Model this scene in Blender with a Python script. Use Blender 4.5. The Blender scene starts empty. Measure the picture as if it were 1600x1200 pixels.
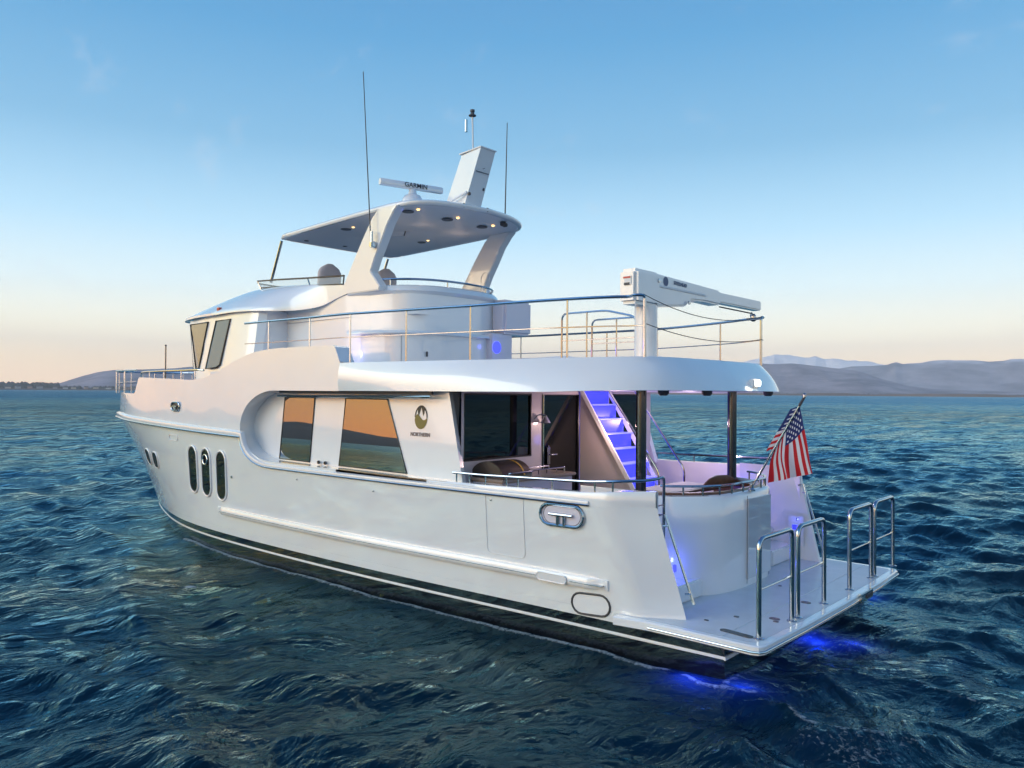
import bpy, bmesh, math, random
import numpy as np
from mathutils import Vector, Matrix
random.seed(7); rng = np.random.default_rng(7)
PI = math.pi
sc = bpy.context.scene
col = sc.collection

# ------------------------------------------------------------ camera, sky, sun
F = 1194.0
yaw, pitch, roll = math.radians(47.9), math.atan(13 / F), 12.2 / 1600
fw = Vector((math.cos(yaw) * math.cos(pitch), -math.sin(yaw) * math.cos(pitch), math.sin(pitch)))
rt = Vector((-math.sin(yaw), -math.cos(yaw), 0))
up = rt.cross(fw)
r2 = rt * math.cos(roll) + up * math.sin(roll)
u2 = up * math.cos(roll) - rt * math.sin(roll)
CAM = Vector((-3.548, 10.543, 3.3))
cam = bpy.data.objects.new('camera', bpy.data.cameras.new('camera'))
col.objects.link(cam)
M = Matrix((r2, u2, -fw)).transposed().to_4x4(); M.translation = CAM
cam.matrix_world = M
cam.data.sensor_width = 36; cam.data.lens = F / 1600 * 36
cam.data.clip_start = 0.1; cam.data.clip_end = 120000
sc.camera = cam

SUN_EL, SUN_AZ = math.radians(3.0), math.radians(62)      # azimuth from +x towards +y (port bow)
w = bpy.data.worlds.new('World'); sc.world = w; w.use_nodes = True
nt = w.node_tree; nt.nodes.clear()
def N(nt, t, **k):
    n = nt.nodes.new(t)
    for a, b in k.items(): setattr(n, a, b)
    return n
def ramp(nt, stops, interp='LINEAR'):
    r = N(nt, 'ShaderNodeValToRGB'); e = r.color_ramp; e.interpolation = interp
    while len(e.elements) > 1: e.elements.remove(e.elements[0])
    e.elements[0].position = stops[0][0]; e.elements[0].color = (*stops[0][1], 1)
    for p, c in stops[1:]:
        x = e.elements.new(p); x.color = (*c, 1)
    return r
def s2l(r, g, b):
    f = lambda c: (c / 255 / 12.92) if c / 255 <= .04045 else ((c / 255 + .055) / 1.055) ** 2.4
    return (f(r), f(g), f(b))
sky = N(nt, 'ShaderNodeTexSky', sky_type='NISHITA', sun_disc=False)
sky.sun_elevation = SUN_EL
sky.sun_rotation = PI / 2 - SUN_AZ
sky.air_density = 1.0; sky.dust_density = 1.2; sky.ozone_density = 2.0
tc = N(nt, 'ShaderNodeTexCoord'); sx = N(nt, 'ShaderNodeSeparateXYZ'); nt.links.new(tc.outputs['Generated'], sx.inputs[0])
def mth(nt, op, a, b=None, c=None, clamp=False):
    m = N(nt, 'ShaderNodeMath', operation=op); m.use_clamp = clamp
    for i, v in enumerate((a, b, c)):
        if v is None: continue
        if isinstance(v, (int, float)): m.inputs[i].default_value = v
        else: nt.links.new(v, m.inputs[i])
    return m.outputs[0]
# twilight colours by height above the horizon: away from the sunset, and towards it
el = mth(nt, 'MAXIMUM', sx.outputs[2], 0.0)
away = ramp(nt, [(0, s2l(250, 206, 152)), (.035, s2l(248, 215, 162)), (.075, s2l(236, 227, 196)), (.13, s2l(210, 228, 230)),
                 (.20, s2l(170, 212, 236)), (.30, s2l(126, 187, 227)), (.42, s2l(84, 160, 212)), (.6, s2l(62, 126, 188)), (1, s2l(50, 96, 160))])
tow = ramp(nt, [(0, s2l(255, 150, 8)), (.06, s2l(255, 172, 16)), (.14, s2l(252, 196, 50)), (.24, s2l(228, 214, 140)), (.40, s2l(182, 212, 218)), (.65, s2l(100, 150, 200)), (1, s2l(50, 96, 160))])
nt.links.new(el, away.inputs[0]); nt.links.new(el, tow.inputs[0])
HZ = ramp(nt, [(0, (1, 1, 1)), (.05, (.8, .8, .8)), (.12, (.35, .35, .35)), (.30, (0, 0, 0))]); nt.links.new(el, HZ.inputs[0])
def boost(c, amt):
    f = mth(nt, 'ADD', mth(nt, 'MULTIPLY', HZ.outputs[0], amt), 1.0); v = N(nt, 'ShaderNodeVectorMath', operation='SCALE'); nt.links.new(c, v.inputs[0]); nt.links.new(f, v.inputs['Scale']); return v.outputs[0]
away_c = boost(away.outputs[0], 1.3)
tsc = N(nt, 'ShaderNodeVectorMath', operation='SCALE'); nt.links.new(tow.outputs[0], tsc.inputs[0]); tsc.inputs['Scale'].default_value = 2.9; tow_c = boost(tsc.outputs[0], .5)
dt = N(nt, 'ShaderNodeVectorMath', operation='DOT_PRODUCT'); nt.links.new(tc.outputs['Generated'], dt.inputs[0])
dt.inputs[1].default_value = (math.cos(SUN_AZ), math.sin(SUN_AZ), 0)
mr = N(nt, 'ShaderNodeMapRange'); mr.interpolation_type = 'SMOOTHSTEP'
nt.links.new(dt.outputs['Value'], mr.inputs[0]); mr.inputs[1].default_value = .25; mr.inputs[2].default_value = .9
mx = N(nt, 'ShaderNodeMix', data_type='RGBA'); nt.links.new(mr.outputs[0], mx.inputs[0])
nt.links.new(away_c, mx.inputs[6]); nt.links.new(tow_c, mx.inputs[7])
# thin high cirrus wisps
mp = N(nt, 'ShaderNodeMapping'); nt.links.new(tc.outputs['Generated'], mp.inputs[0]); mp.inputs['Rotation'].default_value = (0.3, .5, .4); mp.inputs['Scale'].default_value = (3, 9, 9)
cn = N(nt, 'ShaderNodeTexNoise'); nt.links.new(mp.outputs[0], cn.inputs[0]); cn.inputs['Scale'].default_value = 1.3; cn.inputs['Detail'].default_value = 8; cn.inputs['Roughness'].default_value = .62
cr = ramp(nt, [(.60, (0, 0, 0)), (.80, (1, 1, 1))]); nt.links.new(cn.outputs[0], cr.inputs[0])
cf = mth(nt, 'MULTIPLY', cr.outputs[0], .30)
mc = N(nt, 'ShaderNodeMix', data_type='RGBA'); nt.links.new(cf, mc.inputs[0]); nt.links.new(mx.outputs[2], mc.inputs[6]); mc.inputs[7].default_value = (*s2l(226, 226, 236), 1)
# physical sky (x .12) mixed with the measured twilight colours
bg1 = N(nt, 'ShaderNodeBackground'); nt.links.new(sky.outputs[0], bg1.inputs[0]); bg1.inputs[1].default_value = .12
bg2 = N(nt, 'ShaderNodeBackground'); nt.links.new(mc.outputs[2], bg2.inputs[0]); bg2.inputs[1].default_value = 1.0
ms = N(nt, 'ShaderNodeMixShader'); ms.inputs[0].default_value = .85
nt.links.new(bg1.outputs[0], ms.inputs[1]); nt.links.new(bg2.outputs[0], ms.inputs[2])
bg3 = N(nt, 'ShaderNodeBackground'); bg3.inputs[0].default_value = (.004, .02, .035, 1)     # below the horizon there is only sea
below = mth(nt, 'LESS_THAN', sx.outputs[2], -.004); ms3 = N(nt, 'ShaderNodeMixShader'); nt.links.new(below, ms3.inputs[0]); nt.links.new(ms.outputs[0], ms3.inputs[1]); nt.links.new(bg3.outputs[0], ms3.inputs[2])
wo = N(nt, 'ShaderNodeOutputWorld'); nt.links.new(ms3.outputs[0], wo.inputs[0])

sl = bpy.data.lights.new('sun', 'SUN'); sl.energy = 1.15; sl.angle = math.radians(45); sl.color = (1, .96, .93)
so = bpy.data.objects.new('sun', sl); col.objects.link(so)
sd = Vector((math.cos(SUN_EL + .17) * math.cos(SUN_AZ), math.cos(SUN_EL + .17) * math.sin(SUN_AZ), math.sin(SUN_EL + .17)))
so.rotation_euler = sd.to_track_quat('Z', 'Y').to_euler()
sc.view_settings.view_transform = 'Standard'; sc.view_settings.look = 'None'
sc.view_settings.exposure = 0.40; sc.view_settings.gamma = 1
sc.cycles.use_denoising = True
sc.cycles.max_bounces = 8; sc.cycles.volume_bounces = 3
sc.cycles.sample_clamp_indirect = 6

# ------------------------------------------------------------ materials
MATS = {}
def mat(name, base=(.8, .8, .8), rough=.5, metal=0, coat=0, ior=1.5, emit=None, estr=0, alpha=1, trans=0, bump=0, bscale=20, spec=None, var=0, vscale=3):
    m = bpy.data.materials.new(name); m.use_nodes = True; MATS[name] = m
    t = m.node_tree; p = t.nodes['Principled BSDF']
    p.inputs['Base Color'].default_value = (*base, 1); p.inputs['Roughness'].default_value = rough; p.inputs['Metallic'].default_value = metal
    p.inputs['Coat Weight'].default_value = coat; p.inputs['Coat Roughness'].default_value = .04; p.inputs['Coat IOR'].default_value = 1.65; p.inputs['IOR'].default_value = ior
    p.inputs['Transmission Weight'].default_value = trans; p.inputs['Alpha'].default_value = alpha
    if spec is not None: p.inputs['Specular IOR Level'].default_value = spec
    if emit: p.inputs['Emission Color'].default_value = (*emit, 1); p.inputs['Emission Strength'].default_value = estr
    c = N(t, 'ShaderNodeTexCoord')
    if bump:
        n = N(t, 'ShaderNodeTexNoise'); n.inputs['Scale'].default_value = bscale; n.inputs['Detail'].default_value = 3
        b = N(t, 'ShaderNodeBump'); b.inputs['Strength'].default_value = 1; b.inputs['Distance'].default_value = bump
        t.links.new(c.outputs['Object'], n.inputs[0]); t.links.new(n.outputs[0], b.inputs['Height']); t.links.new(b.outputs[0], p.inputs['Normal'])
    if var:
        n = N(t, 'ShaderNodeTexNoise'); n.inputs['Scale'].default_value = vscale; n.inputs['Detail'].default_value = 5
        r = ramp(t, [(.3, tuple(x * (1 - var) for x in base)), (.7, tuple(min(1, x * (1 + var)) for x in base))])
        t.links.new(c.outputs['Object'], n.inputs[0]); t.links.new(n.outputs[0], r.inputs[0]); t.links.new(r.outputs[0], p.inputs['Base Color'])
    return m
gel = mat('gelcoat', (.80, .81, .83), .20, coat=.9, bump=.0014, bscale=2.0, var=.025, vscale=1.2)
gel_h = mat('gelcoat_hull', (.80, .81, .83), .18, coat=1, bump=.0010, bscale=1.1, var=.02, vscale=1.2)
gel_h.node_tree.nodes['Principled BSDF'].inputs['Coat IOR'].default_value = 2.0
gel2 = mat('gelcoat_matte', (.74, .75, .77), .45, coat=.15, var=.02)
decking = mat('deck_nonskid', (.60, .62, .65), .42, coat=.25, bump=.0004, bscale=160, var=.05, vscale=5)
black = mat('boot_black', (.006, .007, .010), .10, coat=.8)
seam = mat('seam_dark', (.05, .05, .055), .5)
steel = mat('polished_steel', (.43, .47, .52), .12, metal=1)
dsteel = mat('dark_steel', (.10, .10, .11), .14, metal=1)
glass = mat('dark_glass', (.006, .007, .009), .012, ior=3.1)
dark_pane = mat('dark_pane', (.006, .007, .009), .25, spec=.15)
port_glass = mat('port_glass', (.004, .005, .006), .03, ior=1.45)
tinted = mat('sky_painted_glass', (.15, .23, .29), .03, ior=1.35)  # blue sky reflection put into the pane's base colour
glass_aft = mat('aft_glass', (.004, .005, .006), .02, ior=1.55)
clear = mat('clear_glass', (.75, .85, .85), .02, ior=1.2, alpha=.35)
frame = mat('window_frame', (.02, .02, .022), .35)
teak = mat('teak', (.13, .055, .022), .35, coat=.5, var=.35, vscale=8)
inner = mat('inner_wall', (.55, .50, .53), .35, coat=.3)
stone = mat('counter_top', (.30, .24, .20), .3, var=.15, vscale=30)
vinyl = mat('seat_vinyl', (.52, .47, .50), .6)
cushion = mat('cushion', (.78, .74, .66), .6)
bronze = mat('bronze_lid', (.09, .075, .065), .28, metal=.8)
brass = mat('orange_band', (.8, .42, .05), .4)
hood = mat('hardtop_lining', (.78, .78, .82), .5)
grey_dk = mat('grey_fitting', (.06, .06, .07), .5)
blueled = mat('blue_led', (.0, .0, .1), .5, emit=(.03, .04, 1.0), estr=2.6)
blue_acr = mat('blue_glow_panel', (.02, .02, .40), .25, emit=(.05, .06, 1.0), estr=.8)
blue_tread = mat('blue_glow_tread', (.25, .27, .7), .3, emit=(.16, .18, 1.0), estr=.7)
warmlamp = mat('downlight_lens', (1, .7, .3), .4, emit=(1, .62, .22), estr=2.2)
whitelamp = mat('stern_light_lens', (1, 1, .9), .3, emit=(1, .98, .8), estr=3)
rope = mat('line_rope', (.05, .05, .06), .8)
redm = mat('red_lens', (.5, .04, .04), .3)
lettering = mat('lettering_black', (.01, .01, .012), .4)
gold = mat('olive_gold', (.16, .13, .02), .4)
bluel = mat('lettering_blue', (.03, .08, .2), .4)
taupe = mat('lettering_taupe', (.20, .15, .14), .5)
cabinet = mat('pale_panel', (.62, .60, .70), .3, coat=.5)

# ------------------------------------------------------------ mesh helpers
class MB:
    def __init__(s): s.v = []; s.f = []; s.m = []
    def vert(s, p): s.v.append(tuple(p)); return len(s.v) - 1
    def face(s, idx, m=0): s.f.append(tuple(idx)); s.m.append(m)
    def poly(s, pts, m=0): s.face([s.vert(p) for p in pts], m); return s
    def grid(s, rows, m=0, closeu=False, flip=False):
        ids = [[s.vert(p) for p in r] for r in rows]
        for i in range(len(ids) - 1):
            n = len(ids[i])
            for j in range(n if closeu else n - 1):
                k = (j + 1) % n
                q = (ids[i][j], ids[i][k], ids[i + 1][k], ids[i + 1][j])
                s.face(q[::-1] if flip else q, m)
        return ids
    def bm(s, b, m=0):
        o = len(s.v); b.verts.ensure_lookup_table()
        for v in b.verts: s.v.append(tuple(v.co))
        for f in b.faces: s.face([o + v.index for v in f.verts], m)
        b.free(); return s
    def box(s, c, size, bev=.0, rz=0, m=0, rot=None):
        b = bmesh.new(); bmesh.ops.create_cube(b, size=1)
        bmesh.ops.scale(b, vec=size, verts=b.verts)
        if bev: bmesh.ops.bevel(b, geom=b.edges[:], offset=bev, segments=2, affect='EDGES')
        R = rot if rot is not None else Matrix.Rotation(rz, 3, 'Z')
        for v in b.verts: v.co = R @ v.co + Vector(c)
        b.verts.index_update(); return s.bm(b, m)
    def prism(s, poly, axis, a0, a1, bev=0, m=0):
        """poly in the two other axes, extruded along axis between a0 and a1"""
        def P(p, a):
            if axis == 'y': return (p[0], a, p[1])
            if axis == 'x': return (a, p[0], p[1])
            return (p[0], p[1], a)
        b = bmesh.new(); v0 = [b.verts.new(P(p, a0)) for p in poly]; v1 = [b.verts.new(P(p, a1)) for p in poly]
        b.faces.new(v0); b.faces.new(v1[::-1]); n = len(poly)
        for i in range(n): b.faces.new((v0[i], v1[i], v1[(i + 1) % n], v0[(i + 1) % n]))
        bmesh.ops.recalc_face_normals(b, faces=b.faces)
        if bev: bmesh.ops.bevel(b, geom=b.edges[:], offset=bev, segments=2, affect='EDGES')
        b.verts.index_update(); return s.bm(b, m)
    def tube(s, path, r, n=8, m=0, closed=False, fillet=0, caps=True):
        P = [Vector(p) for p in path]
        if fillet and len(P) > 2:
            Q = [P[0]]
            for i in range(1, len(P) - 1):
                a, b, c = P[i - 1], P[i], P[i + 1]
                d1 = (a - b); d2 = (c - b); l = min(fillet, d1.length * .45, d2.length * .45)
                p0 = b + d1.normalized() * l; p1 = b + d2.normalized() * l
                for k in range(5):
                    t = k / 4; Q.append(p0 * (1 - t) ** 2 + b * 2 * t * (1 - t) + p1 * t * t)
            Q.append(P[-1]); P = Q
        rad = r if callable(r) else (lambda t: r)
        rows = []; N_ = len(P); ref = None
        for i in range(N_):
            a = P[(i - 1) % N_] if (i > 0 or closed) else P[i]; c = P[(i + 1) % N_] if (i < N_ - 1 or closed) else P[i]
            t = (c - a).normalized()
            if ref is None: ref = Vector((0, 0, 1)) if abs(t.z) < .9 else Vector((1, 0, 0))
            u = (ref - t * ref.dot(t)).normalized(); ref = u; v = t.cross(u)
            R = rad(i / max(1, N_ - 1))
            rows.append([P[i] + (u * math.cos(2 * PI * k / n) + v * math.sin(2 * PI * k / n)) * R for k in range(n)])
        if closed: rows.append(rows[0])
        ids = s.grid(rows, m, closeu=True)
        if caps and not closed: s.face(ids[0][::-1], m); s.face(ids[-1], m)
        return s
    def lathe(s, c, prof, n=20, m=0, axis='z'):
        rows = []
        for (r, h) in prof:
            row = []
            for k in range(n):
                a = 2 * PI * k / n; x, y = r * math.cos(a), r * math.sin(a)
                p = (x, y, h) if axis == 'z' else ((h, x, y) if axis == 'x' else (x, h, y))
                row.append((c[0] + p[0], c[1] + p[1], c[2] + p[2]))
            rows.append(row)
        ids = s.grid(rows, m, closeu=True); s.face(ids[0][::-1], m); s.face(ids[-1], m); return s
    def mirror(s):
        n = len(s.v); s.v += [(x, -y, z) for x, y, z in s.v]
        for i in range(len(s.f)): s.f.append(tuple(n + k for k in s.f[i])[::-1]); s.m.append(s.m[i])
        return s
    def build(s, name, mats, parent=None, smooth=35, normals=True, loc=None):
        me = bpy.data.meshes.new(name); me.from_pydata(s.v, [], s.f)
        if not isinstance(mats, (list, tuple)): mats = [mats]
        for m in mats: me.materials.append(m)
        me.polygons.foreach_set('material_index', s.m)
        if normals:
            b = bmesh.new(); b.from_mesh(me); bmesh.ops.remove_doubles(b, verts=b.verts, dist=1e-5)
            bmesh.ops.recalc_face_normals(b, faces=b.faces); b.to_mesh(me); b.free()
        if smooth:
            me.polygons.foreach_set('use_smooth', [True] * len(me.polygons))
            me.set_sharp_from_angle(angle=math.radians(smooth))
        me.update()
        o = bpy.data.objects.new(name, me); col.objects.link(o)
        if parent:
            o.parent = parent
            if parent.location.length > 0 and parent.type == 'EMPTY': o.location = -parent.location
        return o
def build2(b, name, mats, parent=None, smooth=35):
    m = MB(); m.v = [(x, -y, z) for x, y, z in b.v]; m.f = [f[::-1] for f in b.f]; m.m = b.m[:]
    o = b.build(name, mats, parent, smooth); m.build(name, mats, parent, smooth); return o
def tag(o, label=None, cat=None, group=None, kind=None):
    if label: o['label'] = label
    if cat: o['category'] = cat
    if group: o['group'] = group
    if kind: o['kind'] = kind
    return o
def empty(name, loc=(0, 0, 0)):
    o = bpy.data.objects.new(name, None); o.location = loc; o.empty_display_size = .3; col.objects.link(o); return o
def lerp(T, x):
    return float(np.interp(x, [a for a, b in T], [b for a, b in T]))
def smooth_curve(pts, n=8):
    """Catmull-Rom through points of any dimension"""
    P = [np.array(p, float) for p in pts]; P = [2 * P[0] - P[1]] + P + [2 * P[-1] - P[-2]]; out = []
    for i in range(1, len(P) - 2):
        for k in range(n):
            t = k / n
            out.append(.5 * ((2 * P[i]) + (P[i + 1] - P[i - 1]) * t + (2 * P[i - 1] - 5 * P[i] + 4 * P[i + 1] - P[i + 2]) * t * t + (3 * P[i] - P[i - 1] - 3 * P[i + 1] + P[i + 2]) * t ** 3))
    out.append(P[-2]); return [tuple(p) for p in out]
def text(s, size, mats, parent, name, mtx, extr=.002, bold=0):
    c = bpy.data.curves.new(name, 'FONT'); c.body = s; c.size = size; c.align_x = 'CENTER'; c.align_y = 'CENTER'; c.extrude = extr; c.offset = bold
    o = bpy.data.objects.new(name + '_src', c); col.objects.link(o)
    bpy.context.view_layer.update()
    me = bpy.data.meshes.new_from_object(o.evaluated_get(bpy.context.evaluated_depsgraph_get()))
    bpy.data.objects.remove(o); me.materials.clear(); me.materials.append(mats)
    t = bpy.data.objects.new(name, me); col.objects.link(t); t.matrix_world = mtx
    if parent: t.parent = parent
    return t
def frame_mtx(o, ex, ey):
    ex = Vector(ex).normalized(); ey = Vector(ey); ey = (ey - ex * ey.dot(ex)).normalized(); ez = ex.cross(ey)
    m = Matrix((ex, ey, ez)).transposed().to_4x4(); m.translation = Vector(o); return m

# ============================================================ THE YACHT
yacht = tag(empty('motor_yacht'), 'large white motor yacht with black waterline band, radar on its hardtop and railed swim platform', 'yacht')
DK = [(0.5, 2.55), (1.5, 2.62), (3, 2.76), (5, 2.90), (7, 3.0), (10, 3.07), (13, 3.05), (15, 2.92), (17, 2.6), (19, 2.02), (20.5, 1.38), (21.5, .86), (22.2, .42), (22.5, 0)]
WL = [(0.5, 2.4), (3, 2.58), (5, 2.75), (7, 2.88), (10, 2.97), (12.2, 2.90), (14, 2.6), (16, 2.0), (17.5, 1.4), (18.8, .78), (19.6, .3), (19.9, 0)]
def smt(T):
    q = smooth_curve(T, 10); return [(a, b) for a, b in q]
DKs, WLs = smt(DK), smt(WL)
def zr(x):
    if x <= 9.35: return 1.88
    if x < 10.33: return 1.88 + .54 * (1 - math.sqrt(max(0, 1 - ((x - 9.35) / .98) ** 2)))
    return lerp([(10.33, 2.42), (12, 2.45), (14, 2.5), (18, 2.57), (22.5, 2.54)], x)
def xe(z):
    t = max(-.35, z / 2.52); return 19.9 + 2.6 * t if t > 0 else 19.9 + 1.6 * t
def side(x, z):
    """half-breadth of the hull at x, height z"""
    X = xe(min(z, 2.52)); s = min(1, max(0, (x - .5) / (X - .5)))
    t = min(1, max(0, z / 2.52)); wv = t * t * (.4 + .6 * t) if x > 12 else t * t * (.4 + .6 * t) * max(0, min(1, (x - 8) / 4)) + t * (1 - max(0, min(1, (x - 8) / 4)))
    y = lerp(WLs, .5 + s * 19.4) * (1 - wv) + lerp(DKs, .5 + s * 22.0) * wv
    if z < 0: y *= 1 + .25 * z
    if z > 2.0: y -= .05 * (z - 2.0) if x < 18 else .05 * (z - 2.0) * max(0, (22.5 - x) / 4.5)
    return max(0, y)
XA = [(.5401, 1.10), (1.83, 1.45), (2.12, 1.48)]
def xa(z): return .5 if z < .54 else lerp(XA, z)
def corner(x, z):
    d = x - xa(z)
    if z < .54: return 0
    return .27 * (1 - d / .50) if d < .5 else 0
S = [0, .004, .008, .012, .016, .020, .026] + list(np.linspace(.04, .38, 40)) + list(np.linspace(.39, .47, 40)) + list(np.linspace(.48, .9, 60)) + list(np.linspace(.905, 1, 36))
def hull_rows(zf_list, S=S):
    """rows of port-side points; each z function of x"""
    rows = []
    for zf in zf_list:
        row = []
        for s in S:
            x = s * 22 + .5
            z = zf(x)
            for _ in range(6):
                a = xa(z); X = xe(min(z, 2.52)); x = a + s * (X - a); z = zf(x)
            row.append((x, side(x, z) - corner(x, z), z))
        rows.append(row)
    return rows
# white topsides
b = MB()
tl = [0, .5, 1]
zl = [lambda x: .42, lambda x: .5395]
b.grid(hull_rows(zl)); 
fr = list(np.linspace(0, 1, 15))
b.grid(hull_rows([(lambda x, t=t: .5405 + (zr(x) - .5405) * t) for t in fr]))
b.mirror(); hull = b.build('hull', gel_h, yacht, smooth=28)
# transom below the platform
t = MB(); t.poly([(.5, -2.46, .42), (.5, 2.46, .42), (.5, 2.48, .56), (.5, -2.48, .56)])
t.build('transom_strip', gel, hull, smooth=0)
b = MB(); b.grid(hull_rows([(lambda x, t=t: -1.0 + 1.42 * t) for t in np.linspace(0, 1, 9)])); b.mirror()
b.poly([(.5, -side(.5, -1), -1), (.5, side(.5, -1), -1), (.5, side(.5, 0), 0), (.5, side(.5, .42), .42), (.5, -side(.5, .42), .42), (.5, -side(.5, 0), 0)])
b.build('bottom_paint', black, hull, smooth=28)
def band(z0, z1, x0, x1, off, n=120, name='band', m=gel, parent=hull, both=True, ends=True, zf=None, under=None):
    """a moulding that follows the hull between two heights, standing off it"""
    b = MB(); rows = []
    zf = zf or (lambda x: 0)
    sides = []
    for i in range(n + 1):
        x = x0 + (x1 - x0) * i / n; a, c = z0 + zf(x), z1 + zf(x); h = c - a
        e = off if (.02 < i / n < .98) or not ends else off * .3
        sides.append([(x, side(x, a) - .01, a), (x, side(x, a) + e * .75, a + h * .06), (x, side(x, (a + c) / 2) + e, a + h * .3), (x, side(x, (a + c) / 2) + e, a + h * .7), (x, side(x, c) + e * .75, c - h * .06), (x, side(x, c) - .01, c)])
    b.grid(sides)
    b.poly(sides[0][::-1]); b.poly(sides[-1])
    if both: return build2(b, name, m, parent, smooth=40)
    return b.build(name, m, parent, smooth=40)
band(.265, .305, .5, 18.6, .012, name='boot_stripe', m=gel)
s = MB(); s.box((.49, 0, .285), (.02, 4.86, .04)); s.build('boot_stripe', gel, hull)
# lower guard moulding with its dark line and recessed scupper
g = band(.80, .945, 2.0, 11.3, .085, name='guard_rail', parent=yacht)
band(.858, .876, 3.05, 11.1, .094, name='guard_insert', m=steel, parent=g, ends=False, n=80)
band(.858, .876, 2.05, 2.52, .094, name='guard_insert', m=steel, parent=g, ends=False, n=8)
def stadium(c0, c1, r, n=8):
    (x0, z0), (x1, z1) = c0, c1; a = math.atan2(z1 - z0, x1 - x0); P = []
    for k in range(n + 1):
        t = a + PI / 2 + PI * k / n; P.append((x0 + r * math.cos(t), z0 + r * math.sin(t)))
    for k in range(n + 1):
        t = a - PI / 2 + PI * k / n; P.append((x1 + r * math.cos(t), z1 + r * math.sin(t)))
    return P
def on_side(P, off=0.0): return [(x, side(x, z) + off, z) for x, z in P]
def plate(P, off, name, m, parent, both=True, thick=None):
    b = MB(); cx = sum(p[0] for p in P) / len(P); cz = sum(p[1] for p in P) / len(P)
    rings = [[(cx + (x - cx) * k, cz + (z - cz) * k) for x, z in P] for k in (1, .66, .33, .02)]
    b.grid([on_side(r, off) for r in rings], closeu=True)
    if thick: b.grid([on_side(P, off), on_side(P, off - thick)], closeu=True)
    if both: return build2(b, name, m, parent)
    return b.build(name, m, parent)
def ring(P, off, r, name, m, parent, both=True):
    b = MB(); b.tube(on_side(P, off), r, n=8, closed=True)
    if both: return build2(b, name, m, parent)
    return b.build(name, m, parent)
plate(stadium((2.62, .87), (2.98, .872), .052), .099, 'scupper_recess', gel2, g)
ring(stadium((2.62, .87), (2.98, .872), .054), .099, .008, 'scupper_rim', gel, g)
# rub rail under the cap: white moulding with a steel strip under its edge
def rub_path(off, dz):
    P = []
    for x in list(np.linspace(2.25, 9.2, 60)): P.append((x, side(x, 1.88) + off, 1.885 + dz))
    for a in np.linspace(0, PI / 2, 16)[1:]:
        x = 9.3 + .96 * math.sin(a); z = 1.885 + dz + .53 * (1 - math.cos(a)); P.append((x, side(x, z) + off, z))
    for x in list(np.linspace(10.40, 22.48, 90)): P.append((x, side(x, zr(x)) + off, zr(x) + dz))
    return P
def sweep(P, prof, name, m, parent, both=True, scale=None):
    """sweep a (out, up) profile along a path lying on the hull"""
    b = MB(); rows = []
    for i, p in enumerate(P):
        a = Vector(P[max(0, i - 1)]); c = Vector(P[min(len(P) - 1, i + 1)]); t = (c - a).normalized()
        out = Vector((-t.y, t.x, 0)); out = out.normalized() if out.length > .2 else Vector((0, 1, 0))
        if out.y < 0 and p[0] < 22: out = -out
        u = t.cross(out).normalized()
        if u.z < 0: u = -u
        if abs(u.z) < .3 and u.x > 0: u = -u
        kk = scale(p[0]) if scale else 1
        rows.append([Vector(p) + out * o_ * kk + u * h * kk for o_, h in prof])
    ids = b.grid(rows); b.poly(rows[0]); b.poly(rows[-1][::-1])
    if both: return build2(b, name, m, parent, smooth=40)
    return b.build(name, m, parent, smooth=40)
rr = sweep(rub_path(0, 0), [(-.02, -.035), (.055, -.03), (.075, -.01), (.085, .035), (.075, .075), (.03, .10), (-.02, .11)], 'rub_rail', gel, yacht, scale=lambda x: lerp([(2.2, .35), (2.5, .5), (9.4, .55), (10.6, .9), (20, 1.1)], x))
sweep(rub_path(0, 0), [(-.01, -.045), (.05, -.045), (.055, -.02), (-.01, -.02)], 'rub_groove', seam, rr, scale=lambda x: .62)
sweep(rub_path(0, 0), [(.05, -.045), (.088, -.04), (.10, -.02), (.088, -.004), (.06, -.005)], 'rub_strake', steel, rr, scale=lambda x: lerp([(2.2, .4), (9.4, .55), (10.6, .9), (20, 1.1)], x))
# upper shell: bow bulwark and the sweep up into the boat-deck fascia
TOP = [(7.24, 3.78), (7.27, 3.80), (7.42, 4.05), (7.50, 4.08), (8.4, 4.09), (9, 4.085), (9.6, 4.07), (10, 4.035), (10.4, 3.96), (10.8, 3.86), (11.2, 3.74), (11.6, 3.63), (12, 3.55), (12.5, 3.515), (13, 3.525), (14, 3.555), (15, 3.58), (15.93, 3.60), (15.97, 3.59), (16.28, 3.22), (16.35, 3.20), (20, 3.21), (22.5, 3.19)]
def top(x): return lerp(TOP, x)
FT = [(8, 2.86), (7, 2.83), (5.5, 2.76), (4.5, 2.66), (3.6, 2.48), (3, 2.32), (2.45, 2.12), (2.1, 1.9), (1.9, 1.6), (1.83, 1.0), (1.8, 0)]
FB = [(9.3, 2.97), (8, 2.94), (5.5, 2.89), (4, 2.79), (3, 2.63), (2.3, 2.40), (1.85, 2.10), (1.6, 1.7), (1.48, 1.0), (1.43, 0)]
def shell(x, z):
    y = side(x, z)
    return y
def bot_notch(x):    # lower edge of the fascia above the side-deck opening
    if x <= 9.2: return 3.30
    if x < 10.36: return 3.30 - .68 * (1 - math.sqrt(max(0, 1 - ((x - 9.2) / 1.16) ** 2))) 
    return 2.62
def top_ledge(x):    # upper edge of the white ledge below the opening
    if x <= 9.3: return 1.985
    if x < 10.36: return 1.985 + .63 * (1 - math.sqrt(max(0, 1 - ((x - 9.3) / 1.06) ** 2)))
    return 2.62
xs = sorted([10.36 - 3.10 * (1 - math.cos(a)) for a in np.linspace(PI / 2, 0, 54)] + [7.27, 7.30, 7.42, 7.46, 7.50])
xs[-1] = 10.36
b = MB()
def cols(x, z0, z1, n): return [(x, shell(x, z0 + (z1 - z0) * k / n), z0 + (z1 - z0) * k / n) for k in range(n + 1)]
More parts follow.
